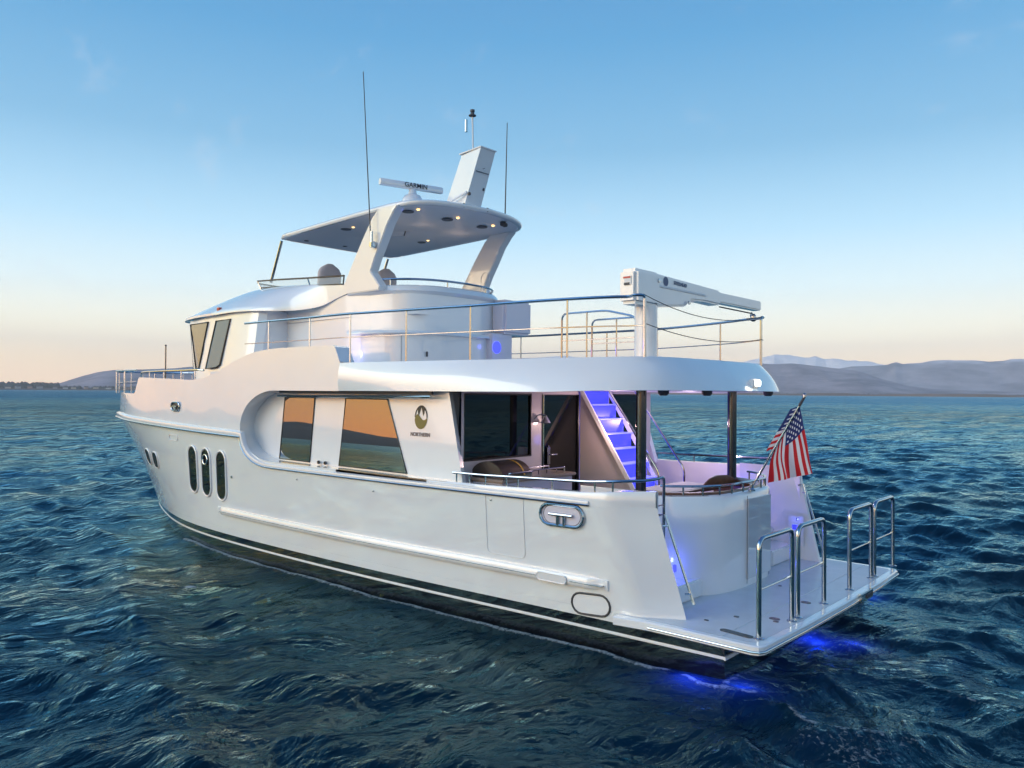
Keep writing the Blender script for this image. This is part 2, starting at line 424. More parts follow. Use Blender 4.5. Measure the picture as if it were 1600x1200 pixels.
b.grid([cols(x, bot_notch(x), top(x), 8) for x in [x for x in xs if x >= 7.26]])
b.grid([cols(x, zr(x) + .05, top_ledge(x), 3) for x in [x for x in xs if x >= 7.26]])
xf = sorted(set([10.36] + [round(v, 3) for v in np.linspace(10.36, 15.9, 60)] + [15.93, 15.97, 16.05, 16.12, 16.2, 16.28, 16.35] + [round(v, 3) for v in np.linspace(16.4, 21.9, 50)]))
b.grid([cols(x, zr(x) + .05, top(x), 10) for x in xf])
# rounded stem bulwark, port half (mirrored below)
R0 = 21.9
stem = []
for k in range(13):
    a = k / 12 * PI / 2; y0 = shell(R0, 2.9); x = R0 + (22.52 - R0) * math.sin(a); yy = math.cos(a)
    stem.append([(x, shell(R0, z) * yy, z) for z in np.linspace(zr(R0) + .05, 3.195, 11)])
b.grid(stem)
b.mirror()
shell_o = b.build('upper_shell', gel, yacht, smooth=35)
# reveal of the opening (the thick inner return of the arch) down to the house side
b = MB(); RV = []
op = [(x, bot_notch(x)) for x in np.linspace(4.7, 9.2, 12)] + [(9.2 + 1.16 * math.sin(a), 3.30 - .68 * (1 - math.cos(a))) for a in np.linspace(.05, PI / 2, 24)] + [(9.3 + 1.06 * math.sin(a), 1.985 + .635 * (1 - math.cos(a))) for a in np.linspace(PI / 2 - .07, .05, 22)] + [(x, top_ledge(x)) for x in np.linspace(9.3, 4.7, 12)]
WALLY = 2.52
def wall(z): return 2.71 - .056 * (z - 1.9)
rows = []
for k in range(7):
    q = k / 6; row = []
    for (x, z) in op:
        yo = side(x, z) + (-.02 if k == 0 else 0); yi = wall(z) - .05
        d = max(0, (x - 9.2) / 1.16); xx = x + .14 * math.sin(q * PI / 2) * d
        yy = yo + (yi - yo) * q
        row.append((xx, yy + (.02 if k == 0 else 0), z))
    rows.append(row)
b.grid(rows); build2(b, 'opening_reveal', gel, shell_o, smooth=50)
# inner faces and caps of the bow bulwark
b = MB()
xb = [x for x in np.linspace(12.0, 21.8, 70)]
for f in (0,):
    rows = []
    for x in xb:
        o = shell(x, top(x)); i = max(.05, o - .09)
        rows.append([(x, o, top(x)), (x, i, top(x)), (x, i, 2.55)])
    b.grid(rows)
build2(b, 'bulwark_inner', gel, shell_o, smooth=30)
b = MB(); rows = []
for k in range(13):
    a = k / 12 * PI / 2; x = 21.8 + .72 * math.sin(a); y = shell(21.8, 3.19) * math.cos(a); 
    rows.append([(x, y, 3.195), (21.8 + .62 * math.sin(a), max(0, y - .09 * math.cos(a)), 3.195), (21.8 + .62 * math.sin(a), max(0, y - .09 * math.cos(a)), 2.55)])
b.grid(rows); b.mirror(); b.build('bulwark_inner', gel, shell_o)
# decks
b = MB()
ft = [(x, y) for x, y in smooth_curve(FT, 6)]
fb = [(x, y) for x, y in smooth_curve(FB, 6)]
def deck_poly(pts, z): 
    return [(x, y, z) for x, y in pts] + [(x, -y, z) for x, y in reversed(pts)]
foredeck = [(x, shell(x, 2.6) - .05) for x in np.linspace(10.8, 22.3, 40)]
b.grid([[(x, y * k, 2.58) for k in (-1, 0, 1)] for x, y in foredeck]); b.build('foredeck', decking, yacht, smooth=0)
# boat deck with its raked fascia
b = MB()
def fz(x): return lerp([(1.4, 3.345), (2.2, 3.335), (3, 3.31), (9.3, 3.30)], x)
def fzt(x): return lerp([(1.8, 3.80), (2.4, 3.785), (4, 3.77), (8, 3.78)], x)
n = 60
def at_len(T, n):
    P = [np.array(p) for p in T]; L = [0]
    for i in range(1, len(P)): L.append(L[-1] + np.linalg.norm(P[i] - P[i - 1]))
    return [(float(np.interp(L[-1] * k / n, L, [p[0] for p in P])), float(np.interp(L[-1] * k / n, L, [p[1] for p in P]))) for k in range(n + 1)]
ftc = smooth_curve([(7.26, side(7.26, 3.78))] + FT[2:], 8); fbc = smooth_curve([(7.26, side(7.26, 3.3))] + FB[2:], 8)
A1, A2 = at_len(ftc, n), at_len(fbc, n)
rows = []
for q in np.linspace(0, 1, 9):
    row = []
    for (x1, y1), (x2, y2) in zip(A1, A2):
        e = .035 * math.sin(q * PI)      # slight crown
        row.append((x2 + (x1 - x2) * q - (e if y1 < 2.1 else e * .3), y2 + (y1 - y2) * q + (e if y1 > 1.2 else 0), fz(x2) + (fzt(x1) - fz(x2)) * q))
    rows.append(row)
b.grid(rows); b.mirror()
b2 = [(x, y) for x, y in A2]; b1 = [(x, y) for x, y in A1]
b.grid([[(x, y, fz(x)), (x + (.03 if y < 2 else 0), max(0, y - .05), fz(x) + .004), (x + .06, 0, 3.335)] for x, y in b2])
fascia = MB(); fascia.v, fascia.f, fascia.m = b.v[:], b.f[:], b.m[:]
nv = len(b.v) - 3 * len(b2)
b = MB(); b.grid(rows); b.mirror(); fas = b.build('deck_fascia', gel, yacht, smooth=35)
b = MB()
b.grid([[(x, y - .001, fz(x) + .002), (x, 0, 3.345), (x, -y + .001, fz(x) + .002)] for x, y in b2]); b.grid([[(x, 2.6, 3.302), (x, 0, 3.345), (x, -2.6, 3.302)] for x in (7.26, 10.6)])
b.build('deck_soffit', gel2, fas, smooth=0)
b = MB()
rows = [[(x, y, fzt(x)), (x + (.08 if y < 2.2 else 0), max(0, y - .07), fzt(x) + .004), (x + (.09 if y < 2.2 else .0), max(0, y - .09), 3.70)] for x, y in b1]
b.grid(rows); b.mirror(); b.build('deck_toe_rail', gel, fas)
b = MB(); b.grid([[(x + .07, max(0, y - .05), 3.70), (x + .07, 0, 3.71), (x + .07, -max(0, y - .05), 3.70)] for x, y in b1]); b.grid([[(x, 2.8, 3.70), (x, 0, 3.71), (x, -2.8, 3.70)] for x in (7.26, 12.0)])
b.build('boat_deck', decking, yacht, smooth=0)
# raised shell end piece (step down to the fascia) has thickness
b = MB()
rows = []
for x in [7.26, 7.3, 7.36, 7.42, 7.46] + [v for v in np.linspace(7.5, 12.3, 60)]:
    o = shell(x, top(x)); rows.append([(x, o, top(x)), (x, o - .30, top(x) - .005), (x, o - .30, 3.69)])
b.grid(rows); 
build2(b, 'shell_cap', gel, shell_o, smooth=30)

# ------------------------------------------------------------ hull openings
def opening(P, name, depth=.05, rimr=.018, gm=port_glass, rm=steel, parent=yacht):
    """a port light let into the side: dark pane, dark gasket and metal rim"""
    for sgn in (1, -1):
        def q(pts, off): return [(x, sgn * (side(x, z) + off), z) for x, z in pts]
        b = MB(); cx = sum(p[0] for p in P) / len(P); cz = sum(p[1] for p in P) / len(P)
        sc_ = lambda k: [(cx + (x - cx) * k, cz + (z - cz) * k) for x, z in P]
        b.grid([q(sc_(k), .016) for k in (1, .8, .6, .4, .2, .02)], closeu=True)
        o = b.build(name, gm, parent)
        b = MB(); b.tube(q(sc_(1.0), .012), rimr, n=8, closed=True); b.build('rim', rm, o)
        b = MB(); b.tube(q(sc_(.93), .018), .007, n=6, closed=True); b.build('gasket', seam, o)
    return o
for cx_, dz in ((12.40, .02), (11.78, .0), (11.12, -.02)):
    opening(stadium((cx_, 1.29 + dz), (cx_, 1.90 + dz), .195), 'oval_window', rimr=.022, rm=gel)
for sgn in (1, -1):
    P = [(11.77 + .10 * math.cos(a), sgn * (side(11.77, 1.88) + .03), 1.86 + .10 * math.sin(a)) for a in np.linspace(0, 2 * PI, 21)[:-1]]
    b = MB(); b.tube(P, .02, closed=True); b.build('round_opening_port', steel, hull)
def rrect(cx, cz, w_, h, r, n=5, sk=0):
    P = []
    for (sx_, sz, a0) in ((1, 1, 0), (-1, 1, PI / 2), (-1, -1, PI), (1, -1, 3 * PI / 2)):
        for k in range(n + 1):
            a = a0 + PI / 2 * k / n; x = (w_ / 2 - r) * sx_ + r * math.cos(a); z = (h / 2 - r) * sz + r * math.sin(a)
            P.append((cx + x + sk * z, cz + z))
    return P
opening(rrect(15.62, 1.66, .44, .38, .14), 'bow_port_light', rimr=.016, rm=gel, gm=dark_pane)
opening(rrect(14.88, 1.63, .42, .38, .14), 'bow_port_light', rimr=.016, rm=gel, gm=dark_pane)
def hawse(cx, cz, hw, r, parent):
    for sgn in (1, -1):
        y = side(cx, cz); P = stadium((cx - hw, cz), (cx + hw, cz), r)
        dydx = (side(cx + .2, cz) - side(cx - .2, cz)) / .4
        q = lambda pts, off: [(x, sgn * (y + (x - cx) * dydx + off), z) for x, z in pts]
        b = MB(); sm = lambda k: [(cx + (x - cx) * k, cz + (z - cz) * k) for x, z in P]
        b.grid([q(sm(k), .012) for k in (.98, .5, .02)], closeu=True); o = b.build('hawse_port', cabinet if cx < 5 else grey_dk, parent)
        b = MB(); b.tube(q(P, .02), .022, n=10, closed=True); b.build('rim', steel, o)
        b = MB(); b.tube(q(sm(.86), .0), .014, n=8, closed=True); b.build('rim', seam, o)
        b = MB(); b.tube(q([(cx - hw * .9, cz + r * .05), (cx + hw * .9, cz + r * .05)], .04), r * .16, n=8)
        for dx in (-.25, .25): b.tube(q([(cx + hw * dx, cz - r * .9), (cx + hw * dx, cz + r * .05)], .035), r * .14, n=8)
        b.build('cleat', steel, o)
hawse(2.66, 1.70, .20, .135, yacht)
hawse(13.25, 2.93, .12, .09, yacht)
# boarding gate outline, tank hatch, small fittings
ring(rrect(3.62, 1.47, .66, .86, .07), .004, .005, 'gate_seam', gel2, hull)
ring(stadium((2.12, .60), (2.42, .58), .135), .006, .014, 'hatch_rim', seam, hull)
plate(stadium((2.12, .60), (2.42, .58), .12), .006, 'hatch_lid', gel, hull)
ring(stadium((13.2, 2.24), (13.55, 2.24), .06), .004, .008, 'vent_rim', gel2, hull)
for (x, z) in ((10.71, 1.58), (8.4, 1.72), (6.3, 1.70), (3.85, 1.79)):
    for sgn in (1, -1):
        b = MB(); b.lathe((x, sgn * (side(x, z) + .005), z), [(.001, -.012), (.028 if x > 10 else .014, -.01), (.028 if x > 10 else .014, .012), (.001, .014)], n=12, axis='y'); b.build('drain_fitting', steel, hull)

# ------------------------------------------------------------ saloon and cockpit
# port and starboard house sides (sloping inwards), seen through the side openings
def hw_(x, z, off=0): return (x, wall(z) + off, z)
b = MB()
b.grid([[hw_(x, z) for x in (4.72 + (3.32 - z) * 0 , 6.5, 8.3, 10.2)] for z in (3.32,)] + [[hw_(x, z) for x in (4.98 if z > 3 else 4.72, 6.5, 8.3, 10.2)] for z in (2.9, 2.4, 1.9)]) if False else None
rows = []
for z in np.linspace(3.33, 1.93, 8):
    xaft = 4.87 - (3.27 - z) * .29
    rows.append([hw_(x, z) for x in [xaft] + list(np.linspace(5.4, 10.6, 12))])
b.grid(rows)
# the wing's aft edge has thickness
b.grid([[(4.87 - (3.27 - z) * .29, wall(z), z), (4.89 - (3.27 - z) * .29, wall(z) - .09, z)] for z in np.linspace(3.33, 1.93, 8)])
b.grid([[(4.89 - (3.27 - z) * .29, wall(z) - .09, z), (4.95, wall(z) - .09, z), (4.95, wall(z) - .3, z)] for z in np.linspace(3.33, 1.93, 8)])
side_o = build2(b, 'house_side', gel, yacht, smooth=30)
def side_window(P, name='saloon_window'):
    for sgn in (1, -1):
        q = lambda pts, off: [(x, sgn * (wall(z) + off), z) for x, z in pts]
        b = MB(); b.poly(q(P, .012)); o = b.build(name, glass, yacht, smooth=0)
        b = MB(); b.tube(q(P, .012), .012, n=6, closed=True); b.build('frame', frame, o)
side_window([(8.40, 3.17), (9.40, 3.17), (9.46, 2.01), (8.45, 2.01)])
side_window([(6.32, 3.17), (7.46, 3.17), (7.55, 2.01), (5.74, 2.01)])
b = MB()
for x in (8.12, 7.92):
    b = MB(); b.box((x, 2.745, 2.03), (.05, .05, .06), .01); b.build('door_latch', dsteel, side_o)
# awning track and rods under the fascia
for (x0, x1) in ((5.1, 9.4),):
    b = MB(); b.tube([(x0, 2.80, 3.225), (x1, 2.80, 3.20)], .022, n=8); build2(b, 'awning_roller', steel, yacht)
    b = MB(); b.box(((x0 + x1) / 2, 2.76, 3.28), (x1 - x0, .05, .05), .008); build2(b, 'awning_track', grey_dk, yacht)
b = MB(); 
# crest on the port house side
def on_wall(u, v): x = 5.48 - u; z = 2.90 + v; return (x, wall(z) + .006, z)
def arc_pts(r0, r1, a0, a1, n=18, sx_=1.0, sz=1.3):
    o = [(r0 * sx_ * math.cos(a), r0 * sz * math.sin(a)) for a in np.linspace(a0, a1, n)]
    i = [(r1 * sx_ * math.cos(a), r1 * sz * math.sin(a)) for a in np.linspace(a1, a0, n)]
    return o + i
crest = MB()
R = .150
outer = [(R * math.cos(a), R * 1.25 * math.sin(a)) for a in np.linspace(.02, PI - .02, 25)]
inner_ = [(R * .86 * math.cos(a), R * 1.25 * .90 * math.sin(a) - .01) for a in np.linspace(.02, PI - .02, 25)]
for i in range(24):
    crest.poly([on_wall(*outer[i]), on_wall(*outer[i + 1]), on_wall(*inner_[i + 1]), on_wall(*inner_[i])])
pk = [(-.118, .09), (-.085, .135), (-.075, .06), (-.055, .02), (-.03, .08), (0, .158), (.025, .09), (.05, .02), (.068, .055), (.08, .115), (.115, .09)]
for i in range(len(pk) - 1):
    t0 = [(x, min(R * 1.14 * math.sqrt(max(0, 1 - (x / R / .9) ** 2)), .18)) for x in (pk[i][0], pk[i + 1][0])]
    if t0[0][1] > pk[i][1] or t0[1][1] > pk[i + 1][1]:
        crest.poly([on_wall(pk[i][0], pk[i][1]), on_wall(pk[i + 1][0], pk[i + 1][1]), on_wall(t0[1][0], max(t0[1][1], pk[i + 1][1])), on_wall(t0[0][0], max(t0[0][1], pk[i][1]))])
cr_o = crest.build('crest', lettering, yacht, smooth=0, normals=False)
sw = MB()
topc = smooth_curve([(-.145, -.03), (-.115, .03), (-.07, .045), (-.01, .0), (.05, -.04), (.10, -.035), (.145, .0)], 4)
botc = [(x, -R * 1.22 * math.sqrt(max(0, 1 - (x / .147) ** 2)) * .92 - .015) for x, _ in topc]
for i in range(len(topc) - 1): sw.poly([on_wall(*topc[i]), on_wall(*topc[i + 1]), on_wall(*botc[i + 1]), on_wall(*botc[i])])
sw.build('crest_swoosh', gold, cr_o, smooth=0, normals=False)
text('NORTHERN', .085, taupe, cr_o, 'crest_name', frame_mtx(on_wall(0, -.27), (-1, 0, 0), (0, -.07, 1)), bold=.002)

# aft bulkhead x = 4.6 with its big window and door
BX = 4.62
b = MB()
def fr_rect(b, x, y0, y1, z0, z1, holes):
    """wall in plane x with rectangular holes, built as strips"""
    ys = sorted(set([y0, y1] + [h[0] for h in holes] + [h[1] for h in holes])); zs = sorted(set([z0, z1] + [h[2] for h in holes] + [h[3] for h in holes]))
    for i in range(len(ys) - 1):
        for j in range(len(zs) - 1):
            cy, cz = (ys[i] + ys[i + 1]) / 2, (zs[j] + zs[j + 1]) / 2
            if any(h[0] < cy < h[1] and h[2] < cz < h[3] for h in holes): continue
            b.poly([(x, ys[i], zs[j]), (x, ys[i + 1], zs[j]), (x, ys[i + 1], zs[j + 1]), (x, ys[i], zs[j + 1])])
fr_rect(b, BX, -2.62, 2.62, 1.05, 3.34, [(1.03, 2.56, 2.27, 3.27), (-.26, .73, 1.15, 3.26), (-2.36, -1.2, 2.27, 3.27)])
bulk = b.build('aft_bulkhead', inner, yacht, smooth=0)
for nm, (y0, y1, z0, z1) in (('saloon_window', (1.03, 2.56, 2.27, 3.27)), ('saloon_door', (-.26, .73, 1.15, 3.26)), ('saloon_window', (-2.36, -1.2, 2.27, 3.27))):
    b = MB(); b.poly([(BX + .03, y0, z0), (BX + .03, y1, z0), (BX + .03, y1, z1), (BX + .03, y0, z1)]); o = b.build(nm, glass_aft, yacht, smooth=0)
    b = MB(); b.tube([(BX + .005, y0, z0), (BX + .005, y1, z0), (BX + .005, y1, z1), (BX + .005, y0, z1)], .018, n=6, closed=True); b.build('frame', frame, o)
    if nm == 'saloon_door':
        b = MB(); b.box((BX - .01, .60, 2.24), (.02, .07, .34), .03); b.tube([(BX - .02, .60, 2.26), (BX - .08, .60, 2.26), (BX - .08, .44, 2.26)], .012, fillet=.02); b.build('handle', steel, o)
        b = MB(); b.tube([(BX - .02, .73, 1.15), (BX - .02, .73, 3.27)], .012); b.build('jamb_trim', steel, o)
# sconce lamp beside the door
b = MB(); b.lathe((BX - .12, .80, 2.80), [(.02, .12), (.03, .10), (.09, .0), (.085, -.005), (.01, .02)], n=18); b.tube([(BX, .95, 2.86), (BX - .06, .92, 2.94), (BX - .12, .82, 2.93)], .012, fillet=.05)
b.build('deck_lamp', steel, bulk)
# cockpit floor, inner bulwarks and coaming caps
b = MB(); b.grid([[(x, side(x, 1.5) - .15, 1.10), (x, 0, 1.10), (x, -side(x, 1.5) + .15, 1.10)] for x in (2.62, 3, 4, 5)]); b.grid([[(x, y, 1.10), (x, 0, 1.10), (x, -y, 1.10)] for x, y in ((1.6, .6), (1.75, 1.0), (2.1, 1.3), (2.62, 1.36))]); b.build('cockpit_sole', teak, yacht, smooth=0)
def capz(x): return lerp([(1.45, 2.085), (1.8, 2.07), (2.3, 2.03), (3, 2.015), (4, 1.99), (5, 1.985), (9.4, 1.985)], x)
b = MB(); rows = []
xcap = [1.475, 1.5, 1.55, 1.62, 1.7, 1.8, 1.9, 2.0] + list(np.linspace(2.1, 5.1, 24))
for x in xcap:
    cz = corner(x, 2.05) if x > 1.48 else .27
    y = side(x, 1.95) - cz; z = capz(x); wd = .13 if x > 1.7 else .045 + .085 * max(0, (x - 1.475) / .225)
    rows.append([(x, y, 1.93), (x, y + .004, z - .03), (x, y - .015, z), (x, y - wd, z), (x, y - wd - .015, z - .02), (x, y - wd - .015, 1.08)])
b.grid(rows)
cap = build2(b, 'coaming', gel, yacht, smooth=40)
# top of the hull side between rub rail and coaming is closed by the coaming's outer face
b = MB(); rows = []
for x in xcap: 
    cz = corner(x, 1.95) if x > 1.48 else .27
    rows.append([(x, side(x, 1.88) - cz, 1.86), (x, side(x, 1.93) - cz + .001, 1.935)])
b.grid(rows); build2(b, 'coaming_base', gel, cap)
# aft quarter (stern wing): closed slanting aft face and inner face
b = MB(); rows = []
for z in [.55, .8, 1.1, 1.4, 1.7, 1.83, 1.95, 2.07]:
    a = xa(z); yo = side(a, z) - .27
    rows.append([(a, yo, z), (a + .02, yo - .025, z), (a + .06, yo - .03, z), (2.6, 2.36, z)])
b.grid(rows); b.poly([rows[-1][0], rows[-1][1], rows[-1][2], (1.9, 2.36, 2.07), (1.9, 2.5, 2.07)])
wing = build2(b, 'stern_quarter', gel, yacht, smooth=30)
# transom: rounded settee back between the two boarding passages
TR = smooth_curve([(2.6, 1.42), (2.2, 1.44), (1.86, 1.38), (1.58, 1.14), (1.38, .82), (1.31, .45), (1.29, 0)], 8)
TR = TR + [(x, -y) for x, y in reversed(TR[:-1])]
b = MB(); rows = [[(x, y, z) for x, y in TR] for z in (.55, 1.0, 1.5, 1.86)]
cxn = 2.3
def inset(k, z): return [(x + (.03 + k) * (1 if x < 1.8 else .3) , y * (1 - k * .55), z) for x, y in TR]
rows += [inset(.0, 1.895)]; rows += [inset(.10, 1.90), inset(.11, 1.88), inset(.12, 1.2)]
b.grid(rows); tr = b.build('transom', gel, yacht, smooth=50)
b = MB(); b.tube([(1.272, .18, .6), (1.272, .18, 1.85)], .004, n=4); b.build('door_seam', seam, tr)
b = MB(); b.tube([(1.30, -.62, .6), (1.30, -.62, 1.85)], .004, n=4); b.build('door_seam', seam, tr)
# flat, highly polished locker door in the transom
door_m = mat('polished_door', (.58, .61, .66), .03, coat=1, ior=1.8)
b = MB(); b.prism([(.16, .66), (-.60, .66), (-.60, 1.80), (.16, 1.80)], 'x', 1.262, 1.30, .004); b.build('transom_door', door_m, tr)
# step in the port passage
b = MB(); b.box((1.93, 1.68, .67), (.86, 1.24, .24), .02); b.build('boarding_step', gel, yacht)
b = MB(); b.box((2.25, 1.85, .9), (.6, .98, .24), .02); b.build('boarding_step', gel, yacht)
b = MB(); b.box((2.0, -1.85, .67), (.9, 1.0, .24), .02); b.build('boarding_step', gel, yacht)
b = MB(); b.box((2.25, -1.85, .9), (.6, .98, .24), .02); b.build('boarding_step', gel, yacht)
# courtesy lamps, shore-power panel
b = MB(); b.box((1.77, 1.34, .93), (.05, .04, .10), .008, rz=-.7); b.build('courtesy_lamp', blueled, tr)
b = MB(); b.box((1.50, -2.155, 1.02), (.26, .012, .50), .01); pn = b.build('shore_power_panel', gel2, yacht)
for (dx, z, mm) in ((-.03, 1.22, steel), (-.03, 1.09, blueled), (.05, .92, seam), (-.02, .83, seam)):
    b = MB(); b.lathe((1.50 + dx, -2.145, z), [(.001, -.005), (.022, -.004), (.022, .012), (.001, .014)], n=12, axis='y'); b.build('socket', mm, pn)
b = MB(); b.poly([(1.56, -2.147, 1.04), (1.48, -2.147, 1.04), (1.48, -2.147, 1.12), (1.56, -2.147, 1.12)]); b.build('lit_label', blue_acr, pn, smooth=0)

# ------------------------------------------------------------ swim platform
b = MB()
PL = [(1.85, 2.68), (1.4, 2.60), (.8, 2.575), (.12, 2.56), (.04, 2.53), (.005, 2.46), (-.03, 1.4), (-.045, 0)]
pl = PL + [(x, -y) for x, y in reversed(PL[:-1])]
offp = lambda k: [(x + (k if x < .3 else 0), y - (k if y > 0 else -k), 0) for x, y in pl]
rows = [[(x, y, .43) for x, y, _ in offp(.03)], [(x, y, .45) for x, y, _ in offp(.0)], [(x, y, .535) for x, y, _ in offp(0)], [(x, y, .55) for x, y, _ in offp(.015)], [(x, y, .552) for x, y, _ in offp(.10)]]
b.grid(rows); b.poly([(x, y, .43) for x, y, _ in offp(.03)])
plat = b.build('swim_platform', gel, yacht, smooth=35)
b = MB(); b.poly([(x, y, .553) for x, y, _ in offp(.10)]); b.build('platform_deck', decking, plat, smooth=0)
b = MB(); b.tube([(x, y, .485) for x, y, _ in offp(-.008)][1:-1], .014, n=8); b.build('platform_rub_strip', steel, plat)
for (x, y, l, wd, rz) in ((.42, 2.28, .42, .10, -.1), (.34, 1.42, .13, .09, 0), (.28, 1.52, .07, .05, 0), (.72, 1.66, .07, .05, 0), (.92, 2.05, .06, .04, 0), (.34, .42, .13, .09, 0), (.95, -1.9, .10, .07, 0), (.95, -.2, .05, .05, 0)):
    b = MB(); P = stadium((-l / 2 + wd / 2, 0), (l / 2 - wd / 2, 0), wd / 2); c_, s_ = math.cos(rz), math.sin(rz)
    b.prism([(x + px * c_ - py * s_, y + px * s_ + py * c_) for px, py in P], 'z', .550, .560, 0); b.build('deck_hatch', dsteel, plat)
b = MB(); b.box((-.055, -.72, .50), (.05, .50, .13), .01); b.build('ladder_housing', steel, plat)
b = MB(); b.box((-.085, -.80, .50), (.012, .28, .05), .01); b.build('ladder_slot', seam, plat)
for (y0, y1) in ((2.29, 1.36), (1.18, .30), (-.68, -1.62), (-1.78, -2.40 - .31)):
    o = None; b = MB(); b.tube([(.15, y0, .55), (.15, y0, 1.67), (.15, y1, 1.67), (.15, y1, .55)], .030, n=12, fillet=.12); o = b.build('platform_rail', steel, yacht)
    b = MB(); b.tube([(.15, y0, 1.10), (.15, y1, 1.10)], .013, n=8); b.build('crossbar', steel, o)
    for y in (y0, y1): b = MB(); b.lathe((.15, y, .552), [(.06, 0), (.06, .012), (.035, .02)], n=16); b.build('base_flange', steel, o)
# handrails on the stern quarters
for sgn in (1, -1):
    b = MB(); b.tube([(1.49, sgn * 2.22, 1.78), (1.40, sgn * 2.22, 1.80), (1.04, sgn * 2.14, .74)], .017, n=8); b.tube([(1.42, sgn * 2.24, 1.66), (1.35, sgn * 2.22, 1.66)], .012); b.tube([(1.13, sgn * 2.2, .86), (1.07, sgn * 2.15, .86)], .012); b.build('quarter_handrail', steel, wing)

# ------------------------------------------------------------ cockpit fittings
for (x, y) in ((2.30, 1.36), (2.22, -1.27)):
    b = MB(); b.tube([(x, y, 1.85), (x, y, 3.34)], .075, n=16); p = b.build('roof_pillar', dsteel, yacht)
    b = MB(); b.lathe((x, y, 1.90), [(.11, 0), (.11, .015), (.08, .03)], n=18); b.build('base_flange', steel, p)
# wet bar counter with rail, built against the bulkhead
b = MB(); b.box((4.30, 1.56, 1.53), (.60, 1.70, .90), .02); ct = b.build('galley_counter', cabinet, yacht)
b = MB(); b.box((4.28, 1.56, 2.0), (.68, 1.76, .05), .015); b.build('counter_top', stone, ct)
b = MB(); b.tube([(4.1, .80, 2.03), (4.1, .80, 2.10), (4.1, 1.62, 2.10), (4.1, 1.62, 2.03)], .012, fillet=.02); b.tube([(4.42, .80, 2.03), (4.42, .80, 2.10), (4.42, 1.62, 2.10), (4.42, 1.62, 2.03)], .012, fillet=.02)
for y in (1.0, 1.25, 1.45): b.tube([(4.1, y, 2.03), (4.1, y, 2.10)], .008)
b.build('counter_rail', steel, ct)
# barbecue: half-cylinder lid with an orange band
b = MB()
prof = [(3.98 + .34 - .34 * math.cos(a), 2.03 + .24 * math.sin(a)) for a in np.linspace(0, PI, 15)]
b.prism(prof, 'y', 1.74, 2.38, .006); bq = b.build('barbecue', bronze, yacht, smooth=40)
b = MB()
rows = [[(4.32 - .347 * math.cos(a), y, 2.03 + .247 * math.sin(a)) for a in np.linspace(.15, PI - .3, 15)] for y in (1.90, 1.935)]
b.grid(rows); b.build('lid_band', brass, bq)
b = MB(); b.tube([(3.97, 1.82, 2.10), (3.90, 1.82, 2.12), (3.90, 2.3, 2.12), (3.97, 2.3, 2.10)], .014, fillet=.02); b.build('lid_handle', steel, bq)
# dining table and curved settee back
b = MB(); b.prism(rrect(2.45, .05, .72, 1.45, .14), 'z', 1.82, 1.86, .012); tb = b.build('dining_table', teak, yacht)
b = MB(); b.prism(rrect(2.45, .05, .60, 1.33, .12), 'z', 1.8605, 1.868); b.build('table_inlay', cushion, tb)
b = MB(); b.tube([(2.45, .05, 1.1), (2.45, .05, 1.82)], .06, n=14); b.build('pedestal', steel, tb)
b = MB(); rows = []
for (x, y) in TR[6:-6]:
    k = .80; rows.append([(x + .10, y * .93, 1.895), (x + .12, y * .92, 1.93), (x + .17, y * .88, 1.93), (x + .22, y * .84, 1.89), (x + .22, y * .84, 1.5)])
b.grid(rows); b.build('settee_back', teak, yacht, smooth=40)
b = MB(); b.prism([(1.9, -1.2), (1.52, -.7), (1.45, 0), (1.52, .7), (1.9, 1.2), (2.0, 1.2), (2.0, -1.2)], 'z', 1.35, 1.52, .03); b.build('settee_seat', cushion, yacht)
b = MB(); b.prism([(-.05, 1.80), (-.12, 1.90), (-.30, 1.985), (-.55, 2.02), (-.9, 2.0), (-1.15, 1.93), (-1.2, 1.80)], 'x', 2.10, 2.14, .008); b.build('backrest_panel', teak, yacht)
# stairs to the boat deck; blue lamplight put into glowing treads and risers
sx0, sz0, sx1, sz1 = 4.60, 3.34, 3.12, 1.10
Y0, Y1 = -.27, -1.08
b = MB(); b.prism([(sx0, sz0 - .01), (sx1, sz1), (sx0, sz1)], 'y', Y0 - .02, Y0, 0); st = b.build('stair_side_panel', inner, yacht, smooth=0)
for y in (Y0 + .004, Y1):
    b = MB(); dx, dz = sx1 - sx0, sz1 - sz0; L = math.hypot(dx, dz); nx, nz = -dz / L * .07, dx / L * .07
    b.prism([(sx0 + nx * .0, sz0), (sx1, sz1), (sx1 + nx - .0, sz1 + nz * 0), (sx0 + nx - .11, sz0)][:4] if False else [(sx0, sz0), (sx1, sz1), (sx1 - .09, sz1), (sx0 - .09, sz0)], 'y', y, y + .03, .004)
    b.build('stair_stringer', gel, yacht)
ns = 9
for k in range(ns):
    t = k / ns; x = sx0 - .09 + (sx1 - sx0) * t; z = sz0 + (sz1 - sz0) * t; dz = (sz1 - sz0) / ns; dx = (sx1 - sx0) / ns
    b = MB(); b.box((x + dx + .10, (Y0 + Y1) / 2 + .01, z + dz), (.24, abs(Y1 - Y0) - .03, .018), .004); s_ = b.build('stair_tread', blue_tread, yacht)
    b = MB(); b.box((x + dx + .20, (Y0 + Y1) / 2 + .01, z + dz / 2 + .0), (.012, abs(Y1 - Y0) - .035, abs(dz) - .03)); b.build('riser', blue_acr, s_)
for y in (Y0 + .02, Y1 + .02):
    b = MB(); b.tube([(4.5, y, 3.75), (4.28, y, 3.75), (2.98, y, 2.02), (2.98, y, 1.12)], .017, n=8, fillet=.1); b.build('stair_handrail', steel, yacht)
